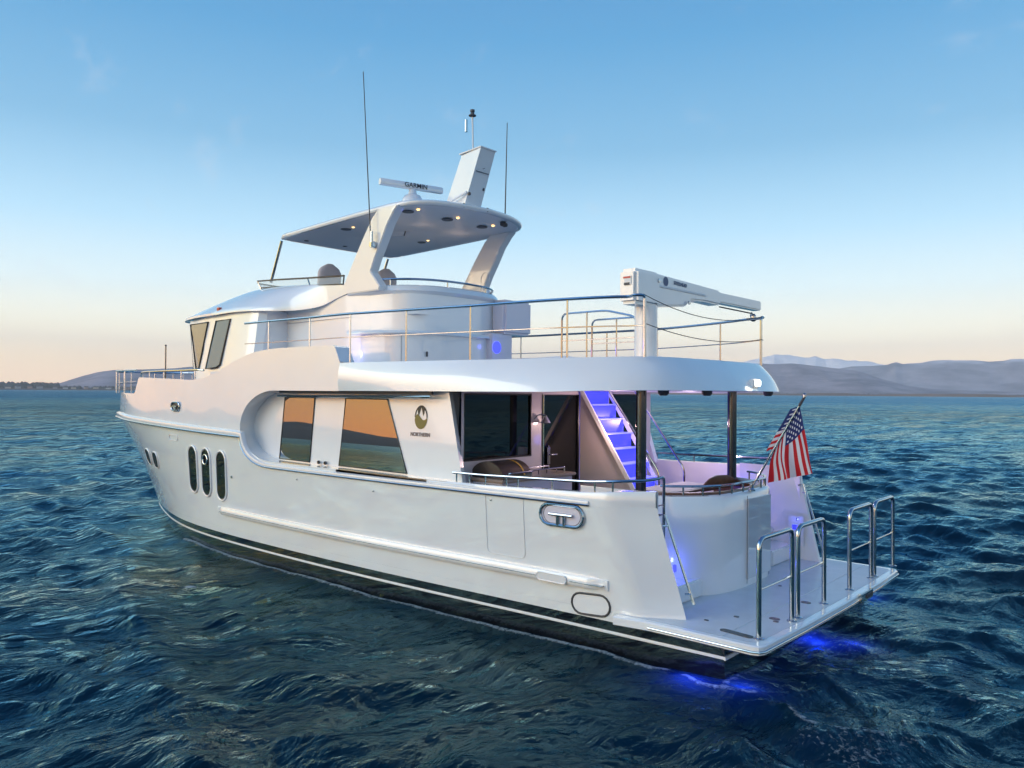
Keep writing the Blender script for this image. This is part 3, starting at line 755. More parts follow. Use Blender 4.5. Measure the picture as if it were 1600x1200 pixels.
# soffit lamps and downlights over the cockpit
for (x, y) in ((1.95, 1.35), (1.85, .3), (1.62, -1.3)):
    b = MB(); b.lathe((x, y, 3.27), [(.05, 0), (.075, .03), (.08, .08), (.06, .085)], n=16); b.build('soffit_lamp', grey_dk, yacht)
b = MB(); b.box((1.50, -.52, 3.46), (.10, .20, .14), .02); sl_ = b.build('stern_light', gel, yacht)
b = MB(); b.lathe((1.44, -.50, 3.42), [(.045, 0), (.055, .02), (.055, .08), (.035, .1)], n=14); b.build('lens', whitelamp, sl_)
# cockpit and stern low rails
def rail(top_pts, posts, r=.020, name='cockpit_rail', base=None, mid=None, pr=.013, parent=yacht, fillet=.08, both=False, mr=.010, n=8):
    for sgn in ((1, -1) if both else (1,)):
        q = lambda P: [(p[0], p[1] * sgn, p[2]) for p in P]
        b = MB(); b.tube(q(top_pts), r, n=n, fillet=fillet); o = b.build(name, steel, parent)
        if mid: b = MB(); b.tube(q(mid), mr, n=6); b.build('mid_rail', steel, o)
        for (p0, p1) in posts:
            b = MB(); b.tube(q([p0, p1]), pr, n=8); b.build('post', steel, o)
    return o
def cy(x): return side(x, 1.95) - (corner(x, 2.05) if x > 1.48 else .27) - .06
cr = [(x, cy(x), capz(x) + .13) for x in np.linspace(4.62, 1.9, 24)] + [(1.72, cy(1.72) - .03, 2.20), (1.60, 2.28, 2.21), (1.56, 2.12, 2.22), (1.56, 1.98, 2.24)]
rail(cr + [(1.56, 1.98, 1.2)], [((x, cy(x), capz(x)), (x, cy(x), capz(x) + .13)) for x in (4.55, 4.3, 4.0, 3.62, 3.42, 2.85, 2.2, 1.95)], both=False)
rail([(p[0], -p[1], p[2]) for p in cr], [((x, -cy(x), capz(x)), (x, -cy(x), capz(x) + .13)) for x in (4.55, 3.7, 2.9, 2.1)], name='cockpit_rail')
for z in (1.35, 1.62, 1.88):
    b = MB(); b.tube([(1.56, 1.98, z), (1.54, 2.24, z)], .011, n=8); b.build('gate_rung', steel, yacht)
for z0 in (0,):
    b = MB(); b.tube([(1.54, 2.22, 1.36), (1.54, 2.22, 1.88)], .012, n=8); b.build('gate_post', steel, yacht)
TRr = [(x + .05, y * .96, 2.03) for x, y in TR if x < 1.95]
rail(TRr, [((x, y, 1.9), (x, y, 2.03)) for x, y, _ in TRr[1::6]], name='transom_rail', fillet=0, r=.018)

# ------------------------------------------------------------ pilothouse
PB = [(11.22, 1.30), (11.15, 1.9), (11.17, 2.20), (11.28, 2.34), (11.45, 2.38), (12.4, 2.38), (13.75, 2.30), (14.2, 2.12), (14.65, 1.93), (15.3, 1.45), (15.85, .8), (16.05, 0)]
PT = [(11.22, 1.30), (11.15, 1.75), (11.17, 2.0), (11.28, 2.14), (11.45, 2.18), (12.4, 2.18), (13.32, 2.12), (14.2, 1.99), (15.10, 1.84), (15.8, 1.42), (16.35, .8), (16.55, 0)]
def ph(t, off=0): return [(b_[0] + (a_[0] - b_[0]) * t, b_[1] + (a_[1] - b_[1]) * t, 3.45 + 1.55 * t) for a_, b_ in zip(PT, PB)]
b = MB(); b.grid([ph(t) for t in (-.6, 0, .5, 1)]); b.mirror(); pho = b.build('pilothouse', gel, yacht, smooth=32)
def phw(P, name, gm=glass):
    for sgn in (1, -1):
        b = MB(); b.poly([(x, sgn * y, z) for x, y, z in P]); o = b.build(name, gm, yacht, smooth=0)
        b = MB(); b.tube([(x, sgn * y, z) for x, y, z in P], .022, n=6, closed=True); b.build('frame', frame, o)
def phy(z): return 2.38 - .20 * (z - 3.45) / 1.55 + .012
phw([(13.02, phy(4.86), 4.86), (12.38, phy(4.87), 4.87), (12.58, phy(3.86), 3.86), (12.74, phy(3.80), 3.80), (13.22, phy(3.78), 3.78)], 'pilothouse_side_window', tinted)
def phq(i, j, a, t, off=.02):
    A, B = ph(t)[i], ph(t)[j]; d = (Vector(B) - Vector(A)); n_ = Vector((-d.y, d.x, 0)).normalized()
    if n_.y < 0: n_ = -n_
    return tuple(Vector(A) + d * a + n_ * off)
phw([phq(6, 8, .95, .94), phq(6, 8, .15, .92), phq(6, 8, .10, .23), phq(6, 8, .52, .235)], 'pilothouse_corner_window')
phw([phq(8, 10, .06, .92), phq(8, 10, .94, .92), phq(8, 10, .94, .2), phq(8, 10, .06, .2)], 'windscreen')
# brow roof: lofted from its overhanging edge up to the flybridge coaming
BE = [(8.6, 1.60, 5.28), (9.2, 1.605, 5.16), (9.8, 1.64, 5.02), (10.4, 1.84, 4.96), (10.9, 2.12, 4.96), (11.4, 2.26, 4.98), (12.2, 2.27, 5.0), (13.3, 2.22, 5.0), (14.3, 2.08, 5.02), (15.3, 1.85, 5.03), (16.1, 1.50, 5.05), (16.65, 1.0, 5.07), (16.95, .5, 5.08), (17.02, 0, 5.08)]
BI = [(8.6, 1.59, 5.36), (9.15, 1.595, 5.43), (9.7, 1.60, 5.47), (10.1, 1.60, 5.50), (10.6, 1.60, 5.53), (11.1, 1.60, 5.56), (11.6, 1.58, 5.58), (12.1, 1.52, 5.60), (12.5, 1.38, 5.62), (12.75, 1.15, 5.63), (12.9, .9, 5.63), (13.0, .6, 5.63), (13.02, .3, 5.63), (13.03, 0, 5.63)]
be, bi = smooth_curve(BE, 5), smooth_curve(BI, 5)
rows = []
for q in np.linspace(0, 1, 12):
    row = []
    for (x1, y1, z1), (x2, y2, z2) in zip(be, bi):
        h = (1 - (1 - q) ** 1.45); row.append((x1 + (x2 - x1) * q, y1 + (y2 - y1) * q, z1 + .05 + (z2 - z1 - .05) * h))
    rows.append(row)
under = [[(x - (.02 if x > 14 else 0), y - .01, z - .0) for x, y, z in be], [(x - .25 * (x > 15) - .06, max(0, y - .12), z + .02) for x, y, z in be], [(min(x, 16.2) - .3, max(0, y - .6), z + .03) for x, y, z in be]]
b = MB(); b.grid(under[::-1] + [[(x, y, z) for x, y, z in be]] + rows); b.mirror(); brow = b.build('brow_roof', gel, yacht, smooth=45)
b = MB(); b.box((12.98, 2.16, 5.13), (.12, .08, .08), .01); nl = b.build('side_light', redm, yacht)
b = MB(); b.box((13.05, 2.13, 5.13), (.05, .10, .10), .01); b.build('shade', gel, nl)
# ------------------------------------------------------------ trunk and flybridge
# side walls of the upper trunk, from boat deck up to the coaming
TW = [(11.3, 1.50), (8.6, 1.52), (8.0, 1.50)]
b = MB()
b.grid([[(x, y, z) for x, y in ((11.3, 1.52), (9.9, 1.55), (9.2, 1.575), (8.7, 1.56), (8.3, 1.49))] for z in (3.69, 4.3, 4.9, 5.2)])
trunk = build2(b, 'trunk_side', gel, yacht, smooth=30)
# cabinet block under the flybridge end (upper wall, shelf lip, lower wall)
def rr_plan(xa_, yb, r, xf=9.0, p=2.6, n=14):
    P = [(xf, yb)]
    for k in range(n + 1):
        a = PI / 2 * k / n; P.append((xf - (xf - xa_) * math.sin(a) ** (2 / p), yb * max(0, math.cos(a)) ** (2 / p)))
    return P
def wallz(plan, z0, z1, name, m=gel, parent=yacht, tap=0):
    b = MB(); b.grid([[(x, y, z0) for x, y in plan], [(x + tap, y - tap * .5 if y > .1 else y, z1) for x, y in plan]]); b.mirror(); return b.build(name, m, parent, smooth=40)
U = rr_plan(7.20, 1.50, .5, 8.7, 3.2); Lw = rr_plan(7.10, 1.72, .5, 8.3, 3.0); Ls = rr_plan(7.00, 1.90, .5, 8.5, 2.8); CO = rr_plan(7.12, 1.60, .5, 8.9, 2.7)
wallz(U, 4.40, 5.16, 'flybridge_wall', parent=yacht)
cab = wallz(Lw, 3.69, 4.36, 'deck_cabinet')
b = MB(); b.grid([[(x, y, 4.36) for x, y in Lw], [(x, y, 4.37) for x, y in Ls], [(x - .005, y, 4.39) for x, y in Ls], [(x + .03, y - .03 if y > .1 else y, 4.43) for x, y in Ls], [(x, y, 4.44) for x, y in U]]); b.mirror(); b.build('cabinet_shelf', gel, cab, smooth=40)
# coaming: lip, face, rounded top
b = MB(); o = lambda k, z: [(x + k, (y - k) if y > .12 else y, z) for x, y in CO]
ci = lambda k: [(x + k, max(0, y - k), 5.30) for x, y in CO]
b.grid([[(x, y, 5.14) for x, y in U], o(0, 5.17), o(-.02, 5.20), o(.015, 5.28), o(.05, 5.315), o(.12, 5.315), o(.14, 5.28), o(.14, 4.75)]); b.mirror(); coam = b.build('flybridge_coaming', gel, yacht, smooth=50)
for x, y in ((7.42, 1.46), (7.26, .6)):
    b = MB(); b.tube([(x - .0, y + .0, 3.75), (x, y, 4.33)], .004, n=4); b.build('door_seam', seam, cab)
b = MB(); b.box((7.17, 1.05, 4.0), (.03, .04, .10), .01); b.build('door_handle', seam, cab)
b = MB(); b.poly([(8.9, 1.6, 4.75), (12.8, 1.55, 4.75), (12.9, 0, 4.75), (12.8, -1.55, 4.75), (8.9, -1.6, 4.75), (7.3, -1.2, 4.75), (7.3, 1.2, 4.75)]); b.build('flybridge_sole', decking, yacht, smooth=0)
# starboard storage unit with blue glow
b = MB(); b.box((7.08, -1.20, 4.83), (.38, .84, .70), .05); bx = b.build('storage_unit', cabinet, yacht)
b = MB(); b.box((7.22, -.78, 4.08), (.52, .62, .80), .02); b.build('unit_base', cabinet, bx)
b = MB(); b.lathe((6.955, -.62, 4.2), [(.001, 0), (.12, .001), (.12, .004), (.001, .006)], n=20, axis='x'); b.build('courtesy_lamp', blueled, bx)
# flybridge windscreen band
WS = [(9.05, 1.60), (10.2, 1.60), (11.4, 1.60), (12.25, 1.55), (12.7, 1.28), (12.85, .8), (12.9, 0)]
def wsz(x): return lerp([(9.05, 5.40), (12.3, 5.61), (12.9, 5.63)], x)
ws = WS
b = MB(); tops = [(x + (.10 if x > 12 else .06) * (1 if x > 9.5 else -1.2), y + .03 * (y > .2), wsz(x) + .17) for x, y in ws]; bots = [(x, y, wsz(x) + .0) for x, y in ws]
for sgn in (1, -1):
    q = lambda P: [(p[0], p[1] * sgn, p[2]) for p in P]
    b = MB(); b.grid([q(bots), q(tops)]); wso = b.build('wind_deflector', clear, yacht, smooth=0)
    b = MB(); b.tube(q(tops), .018, n=6); b.build('top_trim', frame, wso)
    b = MB(); b.tube(q([(x, y, z + .012) for x, y, z in bots]), .014, n=6); b.build('bottom_trim', frame, wso)
    for i in (0, 1, 3, 4):
        b = MB(); b.tube(q([bots[i], tops[i]]), .014, n=6); b.build('mullion', steel if i else frame, wso)
# helm seats
for (x, y) in ((10.65, .85), (10.2, -.35)):
    b = MB(); rows = []
    for k, t in enumerate(np.linspace(0, 1, 12)):
        z = 5.05 + 1.02 * t; h = .29 * (1 - max(0, (t - .80) / .2) ** 2.2 * .75); d = .10 * (1 - max(0, (t - .8) / .2) ** 2 * .6)
        rows.append([(x + .25 * 0 + d * math.cos(a) - .05 * t, y + h * (abs(math.sin(a)) ** .6) * (1 if math.sin(a) > 0 else -1), z) for a in np.linspace(0, 2 * PI, 20, endpoint=False)])
    ids = b.grid(rows, closeu=True); b.face(ids[-1]); se = b.build('helm_seat', vinyl, yacht, smooth=60)
    b = MB(); b.box((x + .28, y, 5.12), (.5, .54, .14), .05); b.build('seat_cushion', vinyl, se)
    b = MB(); b.tube([(x + .2, y, 4.75), (x + .2, y, 5.08)], .06, n=12); b.build('pedestal', steel, se)
# coaming rail round the aft end
cr_ = [(x + .10, (y - .06) if y > .1 else y, 5.43) for x, y in CO[1:]]; cr_ = cr_ + [(x, -y, z) for x, y, z in reversed(cr_[:-1])]
cr_ = [p for p in cr_ if p[0] < 8.2]
rail(cr_, [((p[0], p[1], 5.31), p) for p in (cr_[1], cr_[8], cr_[len(cr_) // 2 + 2], cr_[-8], cr_[-2])], r=.022, name='flybridge_rail', fillet=0)

# ------------------------------------------------------------ hardtop, arch and mast
HT = [(11.55, 0), (11.54, 1.2), (11.50, 1.52), (11.3, 1.60), (10.0, 1.62), (8.6, 1.63), (7.6, 1.60), (7.15, 1.50), (6.85, 1.22), (6.62, .7), (6.52, 0)]
HT = HT[:4] + [tuple(p) for p in smooth_curve(HT[3:], 6)[1:]]
HT = HT + [(x, -y) for x, y in reversed(HT[1:-1])]
def hz_(x): return lerp([(6.5, 6.70), (11.55, 6.60)], x)
hs = lambda k, dz: [(9.1 + (x - 9.1) * k, y * k, hz_(x) + dz) for x, y in HT]
b = MB(); ids = b.grid([hs(.965, .015), hs(.99, .02), hs(1.0, .05), hs(.998, .09), hs(.98, .115), hs(.9, .15), hs(.5, .19), hs(.02, .20)], closeu=True); ht = b.build('hardtop', gel, yacht, smooth=50)
b = MB(); ids = b.grid([hs(.965, .015), hs(.955, .03), hs(.5, .03), hs(.01, .03)], closeu=True); b.build('lining', hood, ht, smooth=0)
for (x, y) in ((9.4, 1.12), (9.29, .18), (9.26, -.80), (7.35, 1.14), (7.29, .17), (7.25, -.79)):
    b = MB(); b.lathe((x, y, hz_(x) + .012), [(.001, 0), (.022, .001), (.034, .018)], n=14); dl = b.build('downlight', warmlamp, ht)
for (x, y) in ((9.66, 1.11), (9.52, -.82), (7.61, 1.17), (7.54, .22), (7.49, -.71), (9.75, .15)):
    b = MB(); b.lathe((x, y, hz_(x) + .018), [(.001, 0), (.11, .001), (.115, .012)], n=20); b.build('speaker', mat('speaker_grille', (.15, .15, .17), .7) if 'speaker_grille' not in MATS else MATS['speaker_grille'], ht)
for (x, y) in ((11.2, 1.06), (11.08, .12)):
    b = MB(); b.lathe((x, y, hz_(x) + .012), [(.001, 0), (.05, .001), (.055, .018)], n=12); b.build('recess_lamp', grey_dk, ht)
b = MB(); b.lathe((6.88, -.69, 6.66), [(.03, -.02), (.06, 0), (.06, .06)], n=14); b.box((6.82, -.69, 6.65), (.10, .07, .07), .015); b.build('deck_camera', grey_dk, ht)
for y in (.65, .1):
    b = MB(); b.box((6.55 if y < .4 else 6.63, y, 6.77), (.02, .025, .08)); b.build('hardtop_latch', grey_dk, ht)
# arch legs
LEG = [(9.03, 5.34), (8.72, 5.78), (8.42, 6.2), (8.12, 6.58), (7.95, 6.72), (7.35, 6.72), (7.47, 6.62), (7.66, 6.40), (7.85, 6.08), (8.02, 5.82), (8.15, 5.57), (7.86, 5.27), (7.9, 5.2), (8.9, 5.2)]
for sgn in (1, -1):
    b = MB(); b.prism(LEG, 'y', sgn * 1.63, sgn * 1.43, .015); lg = b.build('arch_leg', gel, yacht, smooth=30)
    b = MB(); b.tube([(11.52, sgn * 1.48, 6.60), (11.95, sgn * 1.48, 5.72)], .032, n=10); b.build('hardtop_strut', steel, yacht)
b = MB(); P = [(8.08 + .13 * math.cos(a), -1.424, 5.75 + .16 * math.sin(a)) for a in np.linspace(-.3, PI + .3, 14)]; b.tube(P, .006, n=5); b.build('round_recess', gel2, yacht)
# mast
def mbox(b, c0, c1, s0, s1):
    (x0, z0), (x1, z1) = c0, c1
    rows = []
    for (x, z, s_) in ((x0, z0, s0), ((x0 + x1) / 2, (z0 + z1) / 2, ((s0[0] + s1[0]) / 2, (s0[1] + s1[1]) / 2)), (x1, z1, s1)):
        rows.append([(x - s_[0] / 2, -s_[1] / 2, z), (x + s_[0] / 2, -s_[1] / 2 * .55, z - .02), (x + s_[0] / 2, s_[1] / 2 * .55, z - .02), (x - s_[0] / 2, s_[1] / 2, z)])
    ids = b.grid(rows, closeu=True); b.face(ids[0]); b.face(ids[-1])
b = MB(); mbox(b, (7.45, 6.84), (6.95, 7.97), (.72, .44), (.62, .40)); ms_ = b.build('mast', gel, yacht, smooth=20)
b = MB(); b.prism([(6.62, -.22), (7.30, -.14), (7.30, .14), (6.62, .22)], 'z', 7.965, 7.99, .004); b.build('mast_cap', gel2, ms_)
b = MB(); b.box((7.06, 0, 7.62), (.67, .005, .008)); b.box((6.79, 0, 7.55), (.01, .34, .012)); b.build('panel_joint', grey_dk, ms_)
b = MB(); b.tube([(7.05, 0, 7.98), (7.08, 0, 8.72)], .016, n=8); aer = b.build('light_pole', gel2, yacht)
b = MB(); b.lathe((7.08, 0, 8.70), [(.03, 0), (.075, .02), (.075, .035), (.04, .05), (.035, .09), (.045, .10), (.045, .14), (.02, .15)], n=14); b.build('anchor_light', grey_dk, aer)
b = MB(); b.tube([(7.2, .05, 8.42), (7.2, .05, 8.66)], .028, n=10); b.build('wind_sensor', steel, aer)
for z, x in ((7.28, 6.93), (7.12, 6.93)):
    b = MB(); b.box((x, -.16 if z > 7.2 else .22, z), (.06, .05, .06), .01); b.build('mast_fitting', grey_dk, ms_)
b = MB(); b.tube([(6.98, .24, 7.16), (8.2, .30, 6.82)], .025, n=8); b.build('mast_brace', gel, ms_)
# radar
b = MB(); b.lathe((8.60, .22, 6.83), [(.22, 0), (.23, .25), (.22, .42), (.17, .52), (.09, .56), (.07, .66), (.001, .67)], n=24); rd = b.build('radar', gel, yacht, smooth=50)
d = Vector((-.935, .0, 0)); c0, c1 = Vector((9.55, -.09, 7.44)), Vector((7.62, .14, 7.22))
c0 = Vector((8.82, .90, 7.55)); c1 = Vector((8.42, -.44, 7.55))
ctr = (c0 + c1) / 2; dr = (c1 - c0); L = dr.length; dr.normalize(); nrm = Vector((0, 0, 1)).cross(dr); 
b = MB(); rows = []
prof = [(-.06, -.05), (-.075, .0), (-.05, .07), (.0, .085), (.05, .07), (.075, .0), (.06, -.05), (.0, -.06)]
for t in (0, .02, .98, 1):
    k = .85 if t in (0, 1) else 1
    rows.append([c0 + dr * (L * t) + nrm * (p * k) + Vector((0, 0, q * k)) for p, q in prof])
ids = b.grid(rows, closeu=True); b.face(ids[0]); b.face(ids[-1]); sc_o = b.build('scanner_bar', gel, rd, smooth=50)
sgn_ = 1 if nrm.x < 0 else -1
text('GARMIN', .135, lettering, rd, 'scanner_name', frame_mtx(c0 + dr * (L * .55) + Vector((nrm.x, nrm.y, 0)) * (.078 * sgn_) + Vector((0, 0, .01)), dr, (0, 0, 1)), bold=.001)
# whip aerials
b = MB(); b.tube([(8.00, 1.72, 6.05), (8.03, 1.72, 6.2), (8.25, 1.76, 9.36)], lambda t: .015 - .007 * t, n=6); wa = b.build('whip_aerial', grey_dk, yacht)
b = MB(); b.box((8.0, 1.69, 6.05), (.10, .12, .12), .02); b.tube([(8.0, 1.72, 6.0), (8.0, 1.72, 6.3)], .028, n=8); b.build('mount', steel, wa)
b = MB(); b.tube([(7.69, -1.62, 6.75), (7.64, -1.62, 9.15)], lambda t: .017 - .008 * t, n=6); wa = b.build('whip_aerial', grey_dk, yacht)
b = MB(); b.tube([(7.69, -1.62, 6.72), (7.69, -1.62, 6.9)], .028, n=8); b.build('mount', steel, wa)
# ------------------------------------------------------------ boat-deck railings
def fy(x): return side(max(x, 4), 3.75) - .10 if x > 8 else lerp([(a, c) for a, c in sorted(A1)], x) - .05
xr = [10.5] + list(np.linspace(10.2, 2.6, 40)) + [2.35, 2.15]
def tz(x): return lerp([(1.9, 4.60), (4.5, 4.57), (7, 4.60), (10.5, 4.62)], x)
pt = [(x, fy(x), tz(x)) for x in xr] + [(2.02, 1.98, 4.60), (1.95, 1.90, 4.60), (1.94, 1.86, 4.58), (1.94, 1.85, 3.78)]
md = [(x, fy(x), 3.72 + (tz(x) - 3.72) * .55) for x in xr] + [(1.95, 1.87, 4.20)]
posts = [((x, fy(x), 3.75 if x < 7.2 else top(x) - .03), (x, fy(x), tz(x))) for x in (9.62, 8.28, 7.07, 5.76, 4.46, 2.93)]
rail(pt, posts, name='boat_deck_rail', mid=md, fillet=.06, r=.022, pr=.014, mr=.009)
pt2 = [(x, -y, z) for x, y, z in pt if x > 2.3] + [(2.15, -2.04, 4.60), (1.98, -1.95, 4.60), (1.95, -1.80, 4.60), (1.95, -1.77, 4.56), (1.95, -1.77, 3.78)]
md2 = [(x, -y, z) for x, y, z in md if x > 2.3] + [(2.15, -2.02, 4.22), (1.98, -1.93, 4.22), (1.95, -1.77, 4.21)]
p2 = [((a[0], -a[1], a[2]), (c[0], -c[1], c[2])) for a, c in posts]
rail(pt2, p2, name='boat_deck_rail', mid=md2, fillet=.1, r=.022, pr=.015, mr=.009)
# hatch rails round the stair opening
b = MB()
for y, x0, x1, zt in ((-.12, 4.90, 3.35, 4.70), (-1.05, 4.92, 3.9, 4.66)):
    rail([(x0, y, 3.70), (x0, y, zt), (x0 - .95, y, zt), (x1, y, zt - .14), (x1, y, 3.70)], [((x0 - .55, y, 3.70), (x0 - .55, y, zt))], name='hatch_rail', r=.017, fillet=.12, pr=.014, mid=[(x0, y, 4.22), (x1, y, 4.22)])
# bow rails
bowp = []
for k in range(15):
    a = k / 14 * PI / 2; bowp.append((20.9 + 1.5 * math.sin(a) , 1.25 * math.cos(a) ** .8 if k < 14 else 0, 3.86))
bowp = [(16.3, shell(16.3, 3.2) - .05, 3.78), (17.5, shell(17.5, 3.2) - .05, 3.80), (19, shell(19, 3.2) - .05, 3.83), (20, shell(20, 3.2) - .06, 3.85)] + bowp[3:]
bowp = smooth_curve(bowp, 2)
bowp = bowp + [(x, -y, z) for x, y, z in reversed(bowp[:-1])]
dn = lambda P, z: [(p[0], p[1], z) for p in P]
rail(bowp, [((bowp[i][0], bowp[i][1], 3.18), bowp[i]) for i in (3, 8, 13, 18, 22, 26, len(bowp) // 2, -27, -23, -19, -14, -9, -4)], name='bow_rail', mid=dn(bowp, 3.50), r=.026, pr=.018, fillet=0)
up_ = [(15.9, shell(15.9, 3.6) - .05, 3.60), (15.85, shell(15.8, 3.6) - .05, 3.72)] + [(x, shell(x, 3.6) - .05, 3.73) for x in np.linspace(15.6, 12.35, 14)]
rail(up_ + [(12.2, shell(12.2, 3.6) - .1, 3.72)], [((x, shell(x, 3.6) - .05, 3.5), (x, shell(x, 3.6) - .05, 3.73)) for x in (15.2, 14.2, 13.2, 12.5)], name='bulwark_rail', r=.024, both=True, fillet=.05)
b = MB(); b.tube([(20.7, 0, 2.7), (20.7, 0, 4.70)], .022, n=8); b.lathe((20.7, 0, 4.68), [(.02, 0), (.035, .02), (.02, .04)], n=10); b.build('jack_staff', dsteel, yacht)
# ------------------------------------------------------------ crane
cx0 = 2.42
b = MB(); b.tube([(cx0, 1.06, 3.70), (cx0, 1.06, 4.56)], .165, n=28); cr_o2 = b.build('crane', gel, yacht, smooth=50)
b = MB(); b.box((cx0, 1.22, 4.80), (.30, .66, .50), .05); b.build('crane_head', gel, cr_o2)
b = MB(); bm_ = [(1.0, 5.04), (-1.02, 4.99), (-1.22, 4.97), (-2.55, 4.95), (-2.66, 4.90), (-2.66, 4.81), (-1.25, 4.83), (-1.05, 4.80), (-.3, 4.80), (.05, 4.70), (.95, 4.60)]
b.prism([(y, z) for y, z in bm_[:2] + [(-1.02, 4.75), (-.5, 4.76), (-.05, 4.74), (.1, 4.63), (.9, 4.56), (1.0, 4.56)]], 'x', cx0 - .12, cx0 + .12, .03); b.build('boom', gel, cr_o2)
b = MB(); b.box((cx0, -1.80, 4.885), (.17, 1.68, .17), .02); b.build('boom_extension', gel, cr_o2)
b = MB(); b.box((cx0 - .125, .25, 4.86), (.02, 1.5, .03), .0); b.build('boom_groove', gel2, cr_o2)
b = MB(); b.tube([(cx0, -1.2, 4.75), (cx0, -2.45, 4.74)], .012, n=6); b.build('hoist_wire', rope, cr_o2)
b = MB(); b.lathe((cx0, -2.5, 4.60), [(.02, 0), (.05, .02), (.05, .10), (.02, .14)], n=12); b.tube([(cx0, -2.44, 4.62), (cx0, -2.38, 4.70), (cx0, -2.44, 4.76)], .012, n=6); b.build('hook', steel, cr_o2)
for (y, z) in ((.96, 4.93), (.08, 4.69)):
    b = MB(); b.lathe((cx0 - .155, y, z), [(.001, -.01), (.03, -.008), (.03, .01), (.001, .012)], n=12, axis='x'); b.build('pivot_pin', steel, cr_o2)
text('STEELHEAD', .075, bluel, cr_o2, 'boom_name', frame_mtx((cx0 - .125, .30, 4.945), (0, -1, -.025), (0, 0, 1)), bold=.001)
b = MB(); b.lathe((cx0 - .124, .72, 4.945), [(.045, 0), (.07, .0), (.07, .003), (.045, .003)], n=20, axis='x'); b.build('boom_emblem', bluel, cr_o2)
b = MB(); b.box((cx0 - .01, 1.558, 4.88), (.12, .006, .12), .002); b.build('warning_plate', gel2, cr_o2)
b = MB(); b.box((cx0 - .0, 1.563, 4.92), (.12, .004, .025)); b.build('warning_stripe', redm, cr_o2)
b = MB(); b.box((cx0 + .0, 1.563, 4.83), (.09, .004, .035)); b.build('warning_text', grey_dk, cr_o2)
# sagging tag lines from the crane to the aft rail
def sag(a, c, s_, n=14):
    a, c = Vector(a), Vector(c); return [a.lerp(c, k / n) - Vector((0, 0, s_ * 4 * (k / n) * (1 - k / n))) for k in range(n + 1)]
b = MB(); b.tube(sag((1.96, 1.86, 4.62), (1.92, -1.75, 4.60), .18), .006, n=5); b.build('tag_line', rope, yacht)
b = MB(); b.tube(sag((1.96, 1.86, 4.24), (1.92, -1.75, 4.22), .13), .006, n=5); b.build('tag_line', rope, yacht)
# ------------------------------------------------------------ lamps the yacht carries
def lamp(name, loc, e, c, r=.05, kind='POINT', **k):
    l = bpy.data.lights.new(name, kind); l.energy = e; l.color = c; l.shadow_soft_size = r
    for a, v in k.items(): setattr(l, a, v)
    o = bpy.data.objects.new(name, l); o.location = loc; col.objects.link(o); o.parent = yacht; return o
lamp('cockpit_lamp', (3.72, -.14, 2.75), 22, (1, .66, .6), .04)
lamp('cockpit_lamp', (3.4, -2.0, 2.75), 16, (.85, .62, .85), .04)
lamp('stair_glow', (3.4, -.62, 2.4), 3, (.10, .12, 1), .1)
lamp('cockpit_blue_lamp', (2.6, -2.2, 1.5), 5, (.10, .12, 1), .05)
lamp('courtesy_glow', (1.70, 1.50, 1.0), 2.2, (.10, .12, 1), .03)
lamp('panel_glow', (1.5, -2.0, 1.2), .5, (.10, .12, 1), .03)
lamp('deck_glow', (6.86, -.55, 4.22), .5, (.08, .10, 1), .05)
lamp('bulkhead_glow', (8.4, 1.75, 4.0), 3, (.3, .32, 1), .1)
for y in (.18, 1.12, -.79):
    lamp('hardtop_glow', (8.3, y, 6.45), .5, (1, .7, .5), .05)
for i, (x, y, z, e) in enumerate(((.80, 2.68, -.15, 8), (.28, 2.42, -.12, 4.5), (.30, .20, -.16, 12), (-.10, -.10, -.14, 4), (.55, -2.62, -.14, 5))):
    l_ = lamp('underwater_glow', (x, y, z), e, (.03, .08, 1), .06)
for y in (-1.7, -.3, .6, 1.7):
    b = MB(); b.lathe((.49, y, -.3), [(.001, -.02), (.07, -.02), (.08, .02)], n=16, axis='x'); b.build('underwater_lamp', blueled, yacht)

# flatten: nothing deeper than thing > part > sub-part
def depth(o):
    d = 0
    while o.parent: o = o.parent; d += 1
    return d
for o in list(col.objects):
    while depth(o) > 2:
        m = o.matrix_world.copy(); o.parent = o.parent.parent

# ------------------------------------------------------------ flag on its staff
fl = tag(empty('stern_flag', (1.29, 0, 1.93)), 'red and white striped flag with starred blue corner, hanging from a slanted stern staff', 'flag')
S0, S1 = Vector((1.29, 0, 1.95)), Vector((.53, 0, 3.27))
def staff(t): return S0.lerp(S1, t)
b = MB(); b.tube([S0, S1], .017, n=10); b.lathe(S1, [(.03, 0), (.03, .03), (.01, .05)], n=10)
so_ = b.build('staff', steel, fl)
b = MB(); b.lathe((1.29, 0, 1.90), [(.05, 0), (.05, .02), (.028, .05), (.028, .09)], n=14); b.build('socket', steel, fl)
b = MB(); b.tube([staff(.90), staff(.99)], .020, n=8); b.build('staff_tip', grey_dk, fl)
m = bpy.data.materials.new('flag_cloth'); m.use_nodes = True; t_ = m.node_tree; p = t_.nodes['Principled BSDF']; p.inputs['Roughness'].default_value = .75
uv = N(t_, 'ShaderNodeUVMap'); sp = N(t_, 'ShaderNodeSeparateXYZ'); t_.links.new(uv.outputs[0], sp.inputs[0])
A_, B_ = sp.outputs[1], sp.outputs[0]
st = mth(t_, 'MODULO', mth(t_, 'FLOOR', mth(t_, 'MULTIPLY', A_, 13.0)), 2.0)
can = mth(t_, 'MULTIPLY', mth(t_, 'LESS_THAN', A_, 7 / 13), mth(t_, 'LESS_THAN', B_, .40))
U_, V_ = mth(t_, 'MULTIPLY', B_, 20.0), mth(t_, 'MULTIPLY', A_, 13 / 7 * 10)
iu, iv = mth(t_, 'ROUND', U_), mth(t_, 'ROUND', V_)
du, dv = mth(t_, 'SUBTRACT', U_, iu), mth(t_, 'SUBTRACT', V_, iv)
